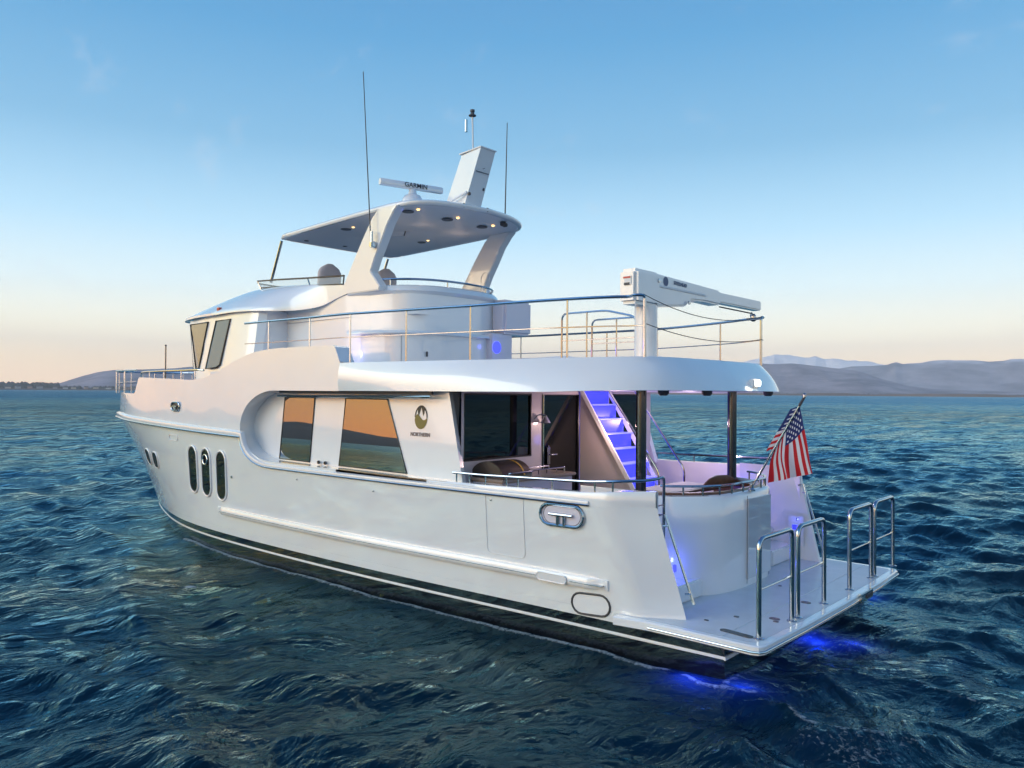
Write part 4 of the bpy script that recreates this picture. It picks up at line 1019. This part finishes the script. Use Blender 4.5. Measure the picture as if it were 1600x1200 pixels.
dd = mth(t_, 'SQRT', mth(t_, 'ADD', mth(t_, 'MULTIPLY', du, du), mth(t_, 'MULTIPLY', dv, dv)))
par = mth(t_, 'LESS_THAN', mth(t_, 'MODULO', mth(t_, 'ADD', iu, iv), 2.0), .5)
star = mth(t_, 'MULTIPLY', mth(t_, 'LESS_THAN', dd, .36), par)
star = mth(t_, 'MULTIPLY', star, mth(t_, 'MULTIPLY', mth(t_, 'GREATER_THAN', iv, .5), mth(t_, 'LESS_THAN', iv, 9.5)))
star = mth(t_, 'MULTIPLY', star, mth(t_, 'MULTIPLY', mth(t_, 'GREATER_THAN', iu, .5), mth(t_, 'LESS_THAN', iu, 7.5)))
def mixc(t_, f, a, c):
    x = N(t_, 'ShaderNodeMix', data_type='RGBA'); t_.links.new(f, x.inputs[0])
    for i, v in ((6, a), (7, c)):
        if isinstance(v, tuple): x.inputs[i].default_value = (*v, 1)
        else: t_.links.new(v, x.inputs[i])
    return x.outputs[2]
c1 = mixc(t_, st, (.52, .012, .02), (.72, .72, .74)); c2 = mixc(t_, star, (.015, .03, .14), (.72, .72, .74)); c3 = mixc(t_, can, c1, c2)
t_.links.new(c3, p.inputs['Base Color'])
tr_ = N(t_, 'ShaderNodeBsdfTranslucent'); t_.links.new(c3, tr_.inputs[0]); mxs = N(t_, 'ShaderNodeMixShader'); mxs.inputs[0].default_value = .3
ou = t_.nodes['Material Output']; t_.links.new(p.outputs[0], mxs.inputs[1]); t_.links.new(tr_.outputs[0], mxs.inputs[2]); t_.links.new(mxs.outputs[0], ou.inputs[0])
NA, NB = 52, 60
def cloth(a, bb):
    H = staff(.90 - .46 * a) + Vector((0, .02, 0))
    H.y -= .04
    if bb < .08:
        k = (1 - bb / .08); return H + Vector((.125 * k, .03 * math.sin(k * 2.5), -.045 * k))
    k = (bb - .08) / .92
    end = Vector((.385, 0, 2.23)).lerp(Vector((1.01, 0, 2.045)), a ** .92)
    P = H.lerp(end, k); P.z -= 0
    P.x += .05 * math.sin(k * PI) * (a - .2) * 1.2 + .012 * math.sin(a * 12 + k * 3) * k
    P.y += k * (.075 * math.sin(a * 11 + .8 + k * 1.2) + .03 * math.sin(a * 23 + k * 3) + .015 * math.sin(k * 9 + a * 5))
    return P
b = MB(); ids = b.grid([[cloth(i / NA, j / NB) for j in range(NB + 1)] for i in range(NA + 1)])
me = bpy.data.meshes.new('cloth'); me.from_pydata(b.v, [], b.f); me.materials.append(m)
uvl = me.uv_layers.new(name='UVMap'); lu = np.zeros(len(me.loops) * 2, dtype=np.float32)
vi = np.zeros(len(me.loops), dtype=np.int32); me.loops.foreach_get('vertex_index', vi)
lu[0::2] = (vi % (NB + 1)) / NB; lu[1::2] = (vi // (NB + 1)) / NA
uvl.data.foreach_set('uv', lu); me.polygons.foreach_set('use_smooth', [True] * len(me.polygons))
o = bpy.data.objects.new('cloth', me); col.objects.link(o); o.parent = fl; o.location = -fl.location
bpy.context.view_layer.update()

# ------------------------------------------------------------ water
WC = np.array([-3.5, 10.5])                     # rings are finest where the yacht and the viewer are
def rings():
    r = [0.5]
    while r[-1] < 60000: r.append(r[-1] * (1.0080 if r[-1] < 420 else 1.03 if r[-1] < 900 else 1.08))
    return np.array(r)
Rr = rings(); NT_ = 1500
# more spokes on the side where the yacht lies
th = np.concatenate([np.linspace(-2.1, .75, 1500, endpoint=False), np.linspace(.75, 2 * PI - 2.1, 250, endpoint=False)]); NT_ = len(th)
X = WC[0] + Rr[:, None] * np.cos(th)[None]; Y = WC[1] + Rr[:, None] * np.sin(th)[None]
spacing = np.maximum(Rr * (2.85 / 1500), np.gradient(Rr))[:, None]
X0, Y0 = X.copy(), Y.copy(); Z = np.zeros_like(X)
# distance from the hull's waterline
hx = np.clip(X0, .6, 19.5); hyv = np.interp(hx, [a for a, c in WL], [c for a, c in WL])
dh = np.sqrt(np.maximum(0, np.abs(Y0) - hyv) ** 2 + np.maximum(0, .6 - X0) ** 2 + np.maximum(0, X0 - 19.5) ** 2)
calm = 1 - .75 * np.exp(-(dh / 1.6) ** 2)
lee = 1 - .62 * np.exp(-(((X0 - 5) / 8) ** 2 + ((Y0 - 6.0) / 3.6) ** 2))        # sheltered water beside the hull
amp = calm * lee
patch = .75 + .5 * (np.sin(X0 * .11 + 1.3 * np.sin(Y0 * .07)) * np.sin(Y0 * .13 + 1.7 * np.sin(X0 * .05)) * .5 + .5)
mainaz = math.radians(-62)
for i in range(110):
    lam = .30 * (17 ** (i / 109)) * rng.uniform(.92, 1.08); k = 2 * PI / lam
    a_ = mainaz + rng.normal() * (.62 if lam > 1.5 else .75)
    sl_ = .047 * (1.0 if lam < 1.3 else (1.3 / lam) ** 1.15)
    A = sl_ / k; ph_ = rng.uniform(0, 2 * PI)
    fade = np.clip((lam / spacing - 1.9) / 2.0, 0, 1)
    if fade.max() <= 0: continue
    n_ = int((fade[:, 0] > 0).sum())
    kx, ky = k * math.cos(a_), k * math.sin(a_)
    P_ = kx * X0[:n_] + ky * Y0[:n_] + ph_ + .6 * np.sin(.21 * X0[:n_] + .17 * Y0[:n_] + i)
    w_ = fade[:n_] * A * amp[:n_] * patch[:n_]
    Z[:n_] += w_ * np.sin(P_); c_ = np.cos(P_) * w_ * .9
    X[:n_] += c_ * math.cos(a_); Y[:n_] += c_ * math.sin(a_)
# slow turbulent swirl of the wake astern
n_ = int((Rr < 40).sum())
wk = np.exp(-((X0[:n_] + 3) / 5) ** 2 - ((Y0[:n_] - .5) / 4.0) ** 2)
for i in range(40):
    lam = rng.uniform(.35, 1.6); k = 2 * PI / lam; a_ = rng.uniform(0, 2 * PI)
    P_ = k * (math.cos(a_) * X0[:n_] + math.sin(a_) * Y0[:n_]) + 2.2 * np.sin(.9 * Y0[:n_] + i) + 1.8 * np.sin(1.1 * X0[:n_] + 2 * i)
    Z[:n_] += wk * .018 / k * np.sin(P_) * 1.3
# bow and quarter waves trailing along the port side
for sgn in (1, -1):
    q_ = (sgn * Y0[:n_] - 2.6) - .32 * (17 - X0[:n_]); 
    Z[:n_] += .06 * np.exp(-(q_ / .8) ** 2) * np.sin(q_ * 3.2) * np.clip((17 - X0[:n_]) / 4, 0, 1)
# foam
foam = np.zeros_like(X)
def fline(P, wdt, st_):
    P = np.array(smooth_curve(P, 6)); d = np.full(X0[:n_].shape, 1e9)
    for (ax, ay), (cx_, cy_) in zip(P[:-1], P[1:]):
        L2 = (cx_ - ax) ** 2 + (cy_ - ay) ** 2; t = np.clip(((X0[:n_] - ax) * (cx_ - ax) + (Y0[:n_] - ay) * (cy_ - ay)) / L2, 0, 1)
        d = np.minimum(d, np.hypot(X0[:n_] - ax - t * (cx_ - ax), Y0[:n_] - ay - t * (cy_ - ay)))
    g_ = np.exp(-(d / wdt) ** 2) * st_
    foam[:n_] = np.maximum(foam[:n_], g_); Z[:n_] += g_ * .035
fline([(.15, .5), (-.09, 1.22), (-.67, 1.74), (-1.11, 1.91), (-1.55, 2.6), (-2.0, 3.1)], .09, .62)
fline([(-.3, 2.6), (-.55, 2.85), (-.98, 2.85), (-1.3, 2.75)], .06, .8)
fline([(-.3, 3.6), (-.75, 3.85), (-1.3, 3.7), (-1.9, 3.95), (-2.6, 3.9)], .07, .7)
fline([(-.9, .9), (-2, 1.1), (-3.2, .7), (-4.6, 1.2)], .08, .7)
fline([(13, 2.9), (10, 3.02), (7.5, 2.96), (5, 2.83), (3, 2.66), (1.2, 2.53)], .09, .95)
fline([(.45, 2.5), (.40, 1.2), (.42, 0), (.42, -2.3)], .09, .75)
fline([(9.06, 4.62), (8.95, 4.60)], .13, 1.0)
fline([(.9, 2.62), (.6, 2.7), (.1, 2.5)], .09, .9)
foam[:n_] = np.maximum(foam[:n_], .62 * np.exp(-((X0[:n_] + 1.2) / 1.6) ** 2 - ((Y0[:n_] - 3.1) / 1.3) ** 2))
foam[:n_] = np.maximum(foam[:n_], .60 * np.exp(-((X0[:n_] + .1) / .8) ** 2 - ((Y0[:n_] - .5) / 2.2) ** 2))
V = np.stack([X, Y, Z], -1).reshape(-1, 3).astype(np.float32)
nr = len(Rr)
ii, jj = np.meshgrid(np.arange(nr - 1), np.arange(NT_), indexing='ij'); j2 = (jj + 1) % NT_
Fq = np.stack([ii * NT_ + jj, (ii + 1) * NT_ + jj, (ii + 1) * NT_ + j2, ii * NT_ + j2], -1).reshape(-1, 4).astype(np.int32)
me = bpy.data.meshes.new('sea'); me.vertices.add(len(V)); me.vertices.foreach_set('co', V.ravel())
me.loops.add(Fq.size); me.loops.foreach_set('vertex_index', Fq.ravel())
me.polygons.add(len(Fq)); me.polygons.foreach_set('loop_start', np.arange(len(Fq), dtype=np.int32) * 4)
me.polygons.foreach_set('use_smooth', np.ones(len(Fq), dtype=bool))
at2 = me.attributes.new('lee', 'FLOAT', 'POINT'); at2.data.foreach_set('value', np.clip(np.exp(-(((X0 - 4.5) / 7.5) ** 2 + ((Y0 - 5.4) / 3.4) ** 2)) * 1.3 + .9 * np.exp(-(((X0 + 3) / 4) ** 2 + ((Y0 - 1.5) / 4) ** 2)), 0, 1).reshape(-1).astype(np.float32))
at = me.attributes.new('foam', 'FLOAT', 'POINT'); at.data.foreach_set('value', foam.reshape(-1).astype(np.float32))
me.update(calc_edges=True); me.validate()
sea = bpy.data.objects.new('water', me); col.objects.link(sea); tag(sea, 'dark blue wind-rippled sea reaching to the horizon', 'water', kind='structure')
m = bpy.data.materials.new('sea_water'); m.use_nodes = True; t_ = m.node_tree; p = t_.nodes['Principled BSDF']
t_.nodes.remove(p)
tcw = N(t_, 'ShaderNodeTexCoord')
def wn(scale, det, rot, sx_, sy_, ty=None, dist=0):
    mp_ = N(t_, 'ShaderNodeMapping'); mp_.inputs['Rotation'].default_value = (0, 0, rot); mp_.inputs['Scale'].default_value = (sx_, sy_, 1)
    t_.links.new(tcw.outputs['Object'], mp_.inputs[0]); n = N(t_, 'ShaderNodeTexNoise'); n.inputs['Scale'].default_value = scale; n.inputs['Detail'].default_value = det
    n.inputs['Distortion'].default_value = dist; t_.links.new(mp_.outputs[0], n.inputs[0]); return n.outputs[0]
# wavelets of 10 to 40 cm, then longer chop for the distance where the mesh is coarse
h1 = wn(5.0, 3, 1.08, 1.0, .38, dist=.3); h2 = wn(1.1, 4, 1.02, 1.0, .45, dist=.6); h3 = wn(.16, 4, 1.1, 1.0, .4, dist=.5)
dist_ = N(t_, 'ShaderNodeVectorMath', operation='DISTANCE'); t_.links.new(tcw.outputs['Object'], dist_.inputs[0]); dist_.inputs[1].default_value = (WC[0], WC[1], 0)
far = N(t_, 'ShaderNodeMapRange'); t_.links.new(dist_.outputs['Value'], far.inputs[0]); far.inputs[1].default_value = 25; far.inputs[2].default_value = 140
lee_ = N(t_, 'ShaderNodeAttribute', attribute_name='lee').outputs['Fac']; open_ = mth(t_, 'SUBTRACT', 1.0, mth(t_, 'MULTIPLY', lee_, .62))
swirl = mth(t_, 'MULTIPLY', mth(t_, 'ADD', mth(t_, 'MULTIPLY', wn(.55, 6, .3, 1.0, .6, dist=2.6), .30), mth(t_, 'MULTIPLY', wn(2.2, 5, 2.0, 1.0, .5, dist=2.2), .05)), lee_)
h1 = mth(t_, 'MULTIPLY', h1, open_); h2 = mth(t_, 'MULTIPLY', h2, open_)
hh = mth(t_, 'ADD', mth(t_, 'ADD', mth(t_, 'ADD', swirl, mth(t_, 'MULTIPLY', h1, .060)), mth(t_, 'MULTIPLY', wn(16, 3, 1.15, 1.0, .42, dist=.2), .012)), mth(t_, 'ADD', mth(t_, 'MULTIPLY', h2, mth(t_, 'ADD', mth(t_, 'MULTIPLY', far.outputs[0], .40), .12)), mth(t_, 'MULTIPLY', h3, mth(t_, 'MULTIPLY', far.outputs[0], 2.4))))
bp = N(t_, 'ShaderNodeBump'); bp.inputs['Strength'].default_value = 1; bp.inputs['Distance'].default_value = 1.0; t_.links.new(hh, bp.inputs['Height'])
# waves too small to see far off act as roughness there
rgh = N(t_, 'ShaderNodeMapRange'); rgh.interpolation_type = 'SMOOTHSTEP'; t_.links.new(dist_.outputs['Value'], rgh.inputs[0]); rgh.inputs[1].default_value = 30; rgh.inputs[2].default_value = 450; rgh.inputs[3].default_value = .04; rgh.inputs[4].default_value = .36
# light and dark of unmeshed waves, put into the reflection colour as streaks
wave_tint = mth(t_, 'ADD', mth(t_, 'MULTIPLY', wn(.35, 9, 1.08, 1.0, .22, dist=.4), .7), mth(t_, 'MULTIPLY', wn(.03, 6, 1.0, 1.0, .35, dist=.8), .3))
gr_ = ramp(t_, [(.36, (.22, .58, .88)), (.48, (.44, .84, 1)), (.60, (.72, .98, 1))]); t_.links.new(wave_tint, gr_.inputs[0])
gl_ = N(t_, 'ShaderNodeBsdfGlossy'); t_.links.new(gr_.outputs[0], gl_.inputs['Color']); t_.links.new(rgh.outputs[0], gl_.inputs['Roughness']); t_.links.new(bp.outputs[0], gl_.inputs['Normal'])
bd_ = N(t_, 'ShaderNodeBsdfDiffuse'); bd_.inputs[0].default_value = (.0003, .011, .020, 1); t_.links.new(bp.outputs[0], bd_.inputs['Normal'])
fr_ = N(t_, 'ShaderNodeFresnel'); fr_.inputs['IOR'].default_value = 1.34; t_.links.new(bp.outputs[0], fr_.inputs['Normal'])
pw = N(t_, 'ShaderNodeMixShader'); t_.links.new(mth(t_, 'MINIMUM', fr_.outputs[0], .72), pw.inputs[0]); t_.links.new(bd_.outputs[0], pw.inputs[1]); t_.links.new(gl_.outputs[0], pw.inputs[2]); p = pw
tl_ = N(t_, 'ShaderNodeBsdfTranslucent'); tl_.inputs[0].default_value = (.25, .45, .8, 1)
ms1 = N(t_, 'ShaderNodeMixShader'); ms1.inputs[0].default_value = .12; t_.links.new(p.outputs[0], ms1.inputs[1]); t_.links.new(tl_.outputs[0], ms1.inputs[2])
fa = N(t_, 'ShaderNodeAttribute', attribute_name='foam')
fn = wn(9, 8, .4, 1, 1, dist=1.2); fn2 = wn(30, 6, .1, 1, 1, dist=.6)
fm = mth(t_, 'ADD', mth(t_, 'MULTIPLY', fa.outputs['Fac'], .62), mth(t_, 'ADD', mth(t_, 'MULTIPLY', fn, .45), mth(t_, 'MULTIPLY', fn2, .35)))
fmr = N(t_, 'ShaderNodeMapRange'); t_.links.new(fm, fmr.inputs[0]); fmr.inputs[1].default_value = .80; fmr.inputs[2].default_value = 1.02
fmask = mth(t_, 'MULTIPLY', fmr.outputs[0], mth(t_, 'GREATER_THAN', fa.outputs['Fac'], .02), clamp=True)
fd = N(t_, 'ShaderNodeBsdfDiffuse'); fd.inputs[0].default_value = (.55, .62, .66, 1); ft_ = N(t_, 'ShaderNodeBsdfTranslucent'); ft_.inputs[0].default_value = (.6, .65, .7, 1)
fx = N(t_, 'ShaderNodeMixShader'); fx.inputs[0].default_value = .35; t_.links.new(fd.outputs[0], fx.inputs[1]); t_.links.new(ft_.outputs[0], fx.inputs[2])
ms2 = N(t_, 'ShaderNodeMixShader'); t_.links.new(fmask, ms2.inputs[0]); t_.links.new(ms1.outputs[0], ms2.inputs[1]); t_.links.new(fx.outputs[0], ms2.inputs[2])
t_.links.new(ms2.outputs[0], t_.nodes['Material Output'].inputs[0]); me.materials.append(m)

# ------------------------------------------------------------ distant land
def vnoise(x, y, s):
    """value noise on a hashed lattice"""
    x = x / s; y = y / s; xi, yi = np.floor(x).astype(np.int64), np.floor(y).astype(np.int64); fx_, fy_ = x - xi, y - yi
    h = lambda a, c: (np.sin((a * 127.1 + c * 311.7)) * 43758.5453) % 1.0
    fx_, fy_ = fx_ * fx_ * (3 - 2 * fx_), fy_ * fy_ * (3 - 2 * fy_)
    return (h(xi, yi) * (1 - fx_) + h(xi + 1, yi) * fx_) * (1 - fy_) + (h(xi, yi + 1) * (1 - fx_) + h(xi + 1, yi + 1) * fx_) * fy_
def ridge(name, label, prof, R, depth_, m, rough=.13, na=560, nd=30, kind='structure'):
    """a range of hills: crest heights by bearing, real slopes in front of and behind the crest"""
    az = np.array([a for a, e in prof]); e = np.array([e for a, e in prof]); az_, e_ = az[np.argsort(az)], e[np.argsort(az)]
    A_ = np.linspace(az_[0], az_[-1], na); D = np.linspace(-1, 1, nd)
    aa, dd_ = np.meshgrid(A_, D, indexing='ij'); rad = R + dd_ * depth_
    hgt = np.tan(np.radians(np.interp(aa, az_, e_))) * R
    env = np.where(dd_ < 0, 1 - np.abs(dd_) ** 1.2, 1 - dd_ ** 1.5); env = np.clip(env, 0, 1)
    x = CAM.x + rad * np.cos(np.radians(aa)); y = CAM.y + rad * np.sin(np.radians(aa))
    f_ = sum(vnoise(x, y, R * s_) * s_ * 14 for s_ in (.08, .04, .02, .01, .005))
    f_ = f_ / 2.2
    z = hgt * (env ** .9) * (1 + rough * 8 * (f_ - .5) * (np.abs(dd_) ** .6 + .14)) - 5
    edge = np.clip(np.minimum(aa - az_[0], az_[-1] - aa) / 1.5, 0, 1); z = z * edge - (1 - edge) * 20
    b = MB(); b.grid([[(x[i, j], y[i, j], z[i, j]) for j in range(nd)] for i in range(na)])
    o = b.build(name, m, None, smooth=0, normals=True); o.data.polygons.foreach_set('use_smooth', [True] * len(o.data.polygons)); tag(o, label, 'hills', kind=kind); return o
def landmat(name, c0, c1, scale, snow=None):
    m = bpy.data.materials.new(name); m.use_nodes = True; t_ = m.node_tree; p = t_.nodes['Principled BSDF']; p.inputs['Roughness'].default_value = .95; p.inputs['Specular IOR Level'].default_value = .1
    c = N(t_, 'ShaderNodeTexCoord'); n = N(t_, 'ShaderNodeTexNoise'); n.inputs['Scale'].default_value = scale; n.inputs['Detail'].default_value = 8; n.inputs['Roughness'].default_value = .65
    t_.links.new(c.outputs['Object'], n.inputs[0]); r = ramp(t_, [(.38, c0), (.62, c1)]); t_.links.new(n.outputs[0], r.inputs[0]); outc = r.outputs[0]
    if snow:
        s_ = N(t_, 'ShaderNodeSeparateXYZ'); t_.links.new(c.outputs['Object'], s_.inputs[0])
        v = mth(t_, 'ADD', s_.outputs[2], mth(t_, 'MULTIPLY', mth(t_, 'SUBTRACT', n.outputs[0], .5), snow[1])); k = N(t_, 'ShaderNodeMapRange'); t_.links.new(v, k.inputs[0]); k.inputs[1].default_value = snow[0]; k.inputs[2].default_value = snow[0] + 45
        outc = mixc(t_, k.outputs[0], outc, (.93, .86, .86))  # low-sun pink mixed into the snow's base colour
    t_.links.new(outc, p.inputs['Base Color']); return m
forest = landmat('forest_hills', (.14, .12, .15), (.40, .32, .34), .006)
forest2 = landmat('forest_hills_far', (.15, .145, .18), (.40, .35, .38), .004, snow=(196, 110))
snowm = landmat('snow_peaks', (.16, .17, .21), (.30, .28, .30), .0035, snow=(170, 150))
LEFT = [(-8, .1), (-10, .12), (-12.14, .15), (-14.08, .2), (-14.75, .24), (-15.59, .33), (-16.11, .5), (-16.98, .42), (-17.51, .62), (-18.59, 1.03), (-19.7, 1.39), (-20.45, 1.53), (-22.37, 1.62), (-25.16, 1.82), (-27.65, 1.96), (-31.55, 1.63), (-38.4, 1.0), (-43.1, .5), (-46, .1)]
SNOW = [(-57, .2), (-59.27, .415), (-62, 1.18), (-64.23, 2.29), (-65.55, 2.69), (-66.2, 2.87), (-66.84, 3.05), (-67.36, 2.86), (-68.12, 2.63), (-68.88, 2.53), (-69.59, 2.61), (-70.21, 2.43), (-70.62, 2.47), (-71.43, 2.24), (-72.63, 2.10), (-74.58, 2.04), (-76.83, 2.31), (-79.69, 2.23), (-80.72, 2.25), (-83, 2.1), (-86, 1.9), (-92, 1)]
NEAR = [(-49, .1), (-50.78, .36), (-55.53, .87), (-61.09, 1.87), (-63.79, 2.33), (-65.98, 2.37), (-68.13, 2.27), (-70.21, 2.03), (-72.23, 1.71), (-73.81, 1.18), (-75.34, .75), (-76.83, .55), (-79, .47), (-82.4, .41), (-88, .3), (-95, .1)]
MID = [(-44, .05), (-45.03, .12), (-47.41, 2.2), (-48.51, 2.69), (-50.28, 2.80), (-51.72, 2.9), (-53.48, 2.72), (-55.52, 2.2), (-59.26, 1.17), (-68.55, 1.19), (-70.62, 1.81), (-71.83, 2.02), (-73.03, 2.05), (-74.0, 2.13), (-74.58, 2.34), (-74.96, 2.21), (-76.09, 2.28), (-76.65, 2.40), (-77.56, 2.45), (-78.99, 2.42), (-79.86, 2.31), (-80.72, 2.37), (-81.06, 2.47), (-81.72, 2.44), (-84.91, 2.2), (-90, 1.5), (-96, .5)]
ridge('hills', 'long grey wooded hill rising behind the far shore beyond the bow', LEFT, 3300, 700, forest)
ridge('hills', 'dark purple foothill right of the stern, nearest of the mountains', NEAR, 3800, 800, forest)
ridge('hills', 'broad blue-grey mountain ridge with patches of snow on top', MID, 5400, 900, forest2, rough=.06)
ridge('mountains', 'distant snow-covered peaks with evening pink put into the snow colour', SNOW, 7400, 1000, snowm, rough=.30, na=800, nd=44)
# the shore the sun sets behind, off the port bow, seen only in the windows
PORT = [(8, .1), (14, .5), (17, .7), (20, .8), (22, 1.2), (24, .9), (26, 1.5), (28, 1.0), (32, 1.3), (38, .8), (45, .6), (60, .7), (80, .5), (110, .1)]
ridge('hills', 'dark wooded ridge off the port bow mirrored in the saloon windows', PORT, 3900, 800, landmat('dark_forest_ridge', (.012, .018, .014), (.03, .035, .028), .004))
# low far shore: flats and beach lit by the last sun
def shore(name, label, a0, a1, R, h, wd, m):
    b = MB(); rows = []
    for i in range(161):
        a = math.radians(a0 + (a1 - a0) * i / 160); k = h * (.6 + .8 * vnoise(np.array([i * 1.0]), np.array([R]), 7.0)[0]) * min(1, i / 8, (160 - i) / 8)
        rows.append([(CAM.x + (R + q) * math.cos(a), CAM.y + (R + q) * math.sin(a), z) for q, z in ((-wd, -1), (-wd * .8, k * .5), (0, k), (wd * 2, k), (wd * 6, k * .8), (wd * 8, -1))])
    b.grid(rows); o = b.build(name, m, None, smooth=60); tag(o, label, 'shore', kind='structure'); return o
sand = landmat('shore_flats', (.16, .09, .055), (.26, .15, .09), .004)
shore('shore', 'low sunlit tan shoreline under the mountains', -58, -96, 2700, 7.5, 60, sand)
shore('shore', 'low brown shore below the hill beyond the bow', -4, -36, 2400, 5.2, 60, landmat('shore_brown', (.08, .05, .04), (.15, .09, .07), .006))
# trees and houses along the left shore
crownm = landmat('shore_trees', (.025, .035, .028), (.06, .05, .035), .02)
def clump(n_, a0, a1, R, h0, h1, name, label):
    b = MB()
    for i in range(n_):
        a = math.radians(rng.uniform(min(a0, a1), max(a0, a1))); r_ = R + rng.uniform(0, 140); h = rng.uniform(h0, h1); x, y = CAM.x + r_ * math.cos(a), CAM.y + r_ * math.sin(a); w_ = h * rng.uniform(.3, .8)
        rows = [[(x + w_ * k * math.cos(q) * rng.uniform(.75, 1.2), y + w_ * k * math.sin(q) * rng.uniform(.75, 1.2), 2 + h * z) for q in np.linspace(0, 2 * PI, 7)[:-1]] for k, z in ((.5, 0), (1, .25), (.85, .55), (.5, .8), (.08, 1))]
        b.grid(rows, closeu=True)
    o = b.build(name, crownm, None, smooth=0, normals=False); tag(o, label, 'woods', kind='stuff'); return o
clump(520, -8, -35, 2400, 5, 12, 'woods', 'dark belt of trees along the far shore beyond the bow')
clump(120, -12, -17.2, 2420, 10, 21, 'woods', 'taller grove of conifers at the far left of the shore')
clump(420, -60, -94, 2730, 3, 7, 'woods', 'thin line of brush along the tan shoreline under the mountains')
wallm = [mat('house_wall_' + n_, c, .8) for n_, c in (('cream', (.62, .50, .38)), ('white', (.7, .68, .64)), ('rust', (.42, .24, .17)), ('grey', (.35, .33, .33)))]
roofm = mat('house_roof', (.10, .07, .06), .9)
hw_names = ['cream', 'white', 'rust-coloured', 'grey']
for i in range(26):
    a = -14.3 - i * .62 - rng.uniform(0, .25); r_ = 2370 + rng.uniform(0, 30); W_, D_, H_ = rng.uniform(8, 15), 7, rng.uniform(3.5, 6)
    x, y = CAM.x + r_ * math.cos(math.radians(a)), CAM.y + r_ * math.sin(math.radians(a)); R_ = Matrix.Rotation(math.radians(a) + PI / 2 + rng.uniform(-.3, .3), 4, 'Z'); k = int(rng.integers(0, 4))
    h = empty('shore_house', (x, y, 3)); h.rotation_euler = R_.to_euler(); tag(h, None, 'house', 'houses along the far shore')
    h['label'] = f"tiny {hw_names[k]} house on the far shore, number {i + 1} from the left edge towards the bow" if False else f"tiny house among the trees on the far shore beyond the bow"
    b = MB(); b.box((0, 0, H_ / 2), (W_, D_, H_)); wl_ = b.build('wall', wallm[k], h, smooth=0); wl_.location = (0, 0, 0)
    b = MB(); b.prism([(-D_ / 2 - 1, H_), (0, H_ + 2.5), (D_ / 2 + 1, H_)], 'x', -W_ / 2 - 1, W_ / 2 + 1); rf = b.build('roof', roofm, h, smooth=0); rf.location = (0, 0, 0)

# ------------------------------------------------------------ haze
HAZE = True
if HAZE:
    b = MB(); b.box((1500, -2650, 500), (17500, 15200, 900)); hz = b.build('haze', [], None, smooth=0)
    hz.location.z = 0
    for v in hz.data.vertices: v.co.z = -22 if v.co.z < 500 else 620
    m = bpy.data.materials.new('haze'); m.use_nodes = True; t_ = m.node_tree; t_.nodes.clear(); o = N(t_, 'ShaderNodeOutputMaterial'); pv = N(t_, 'ShaderNodeVolumePrincipled')
    pv.inputs['Color'].default_value = (.97, .97, 1.0, 1); pv.inputs['Density'].default_value = 1.3e-4; pv.inputs['Anisotropy'].default_value = .0
    t_.links.new(pv.outputs[0], o.inputs['Volume']); hz.data.materials.append(m); tag(hz, 'thin pale evening haze over the water', 'haze', kind='stuff')
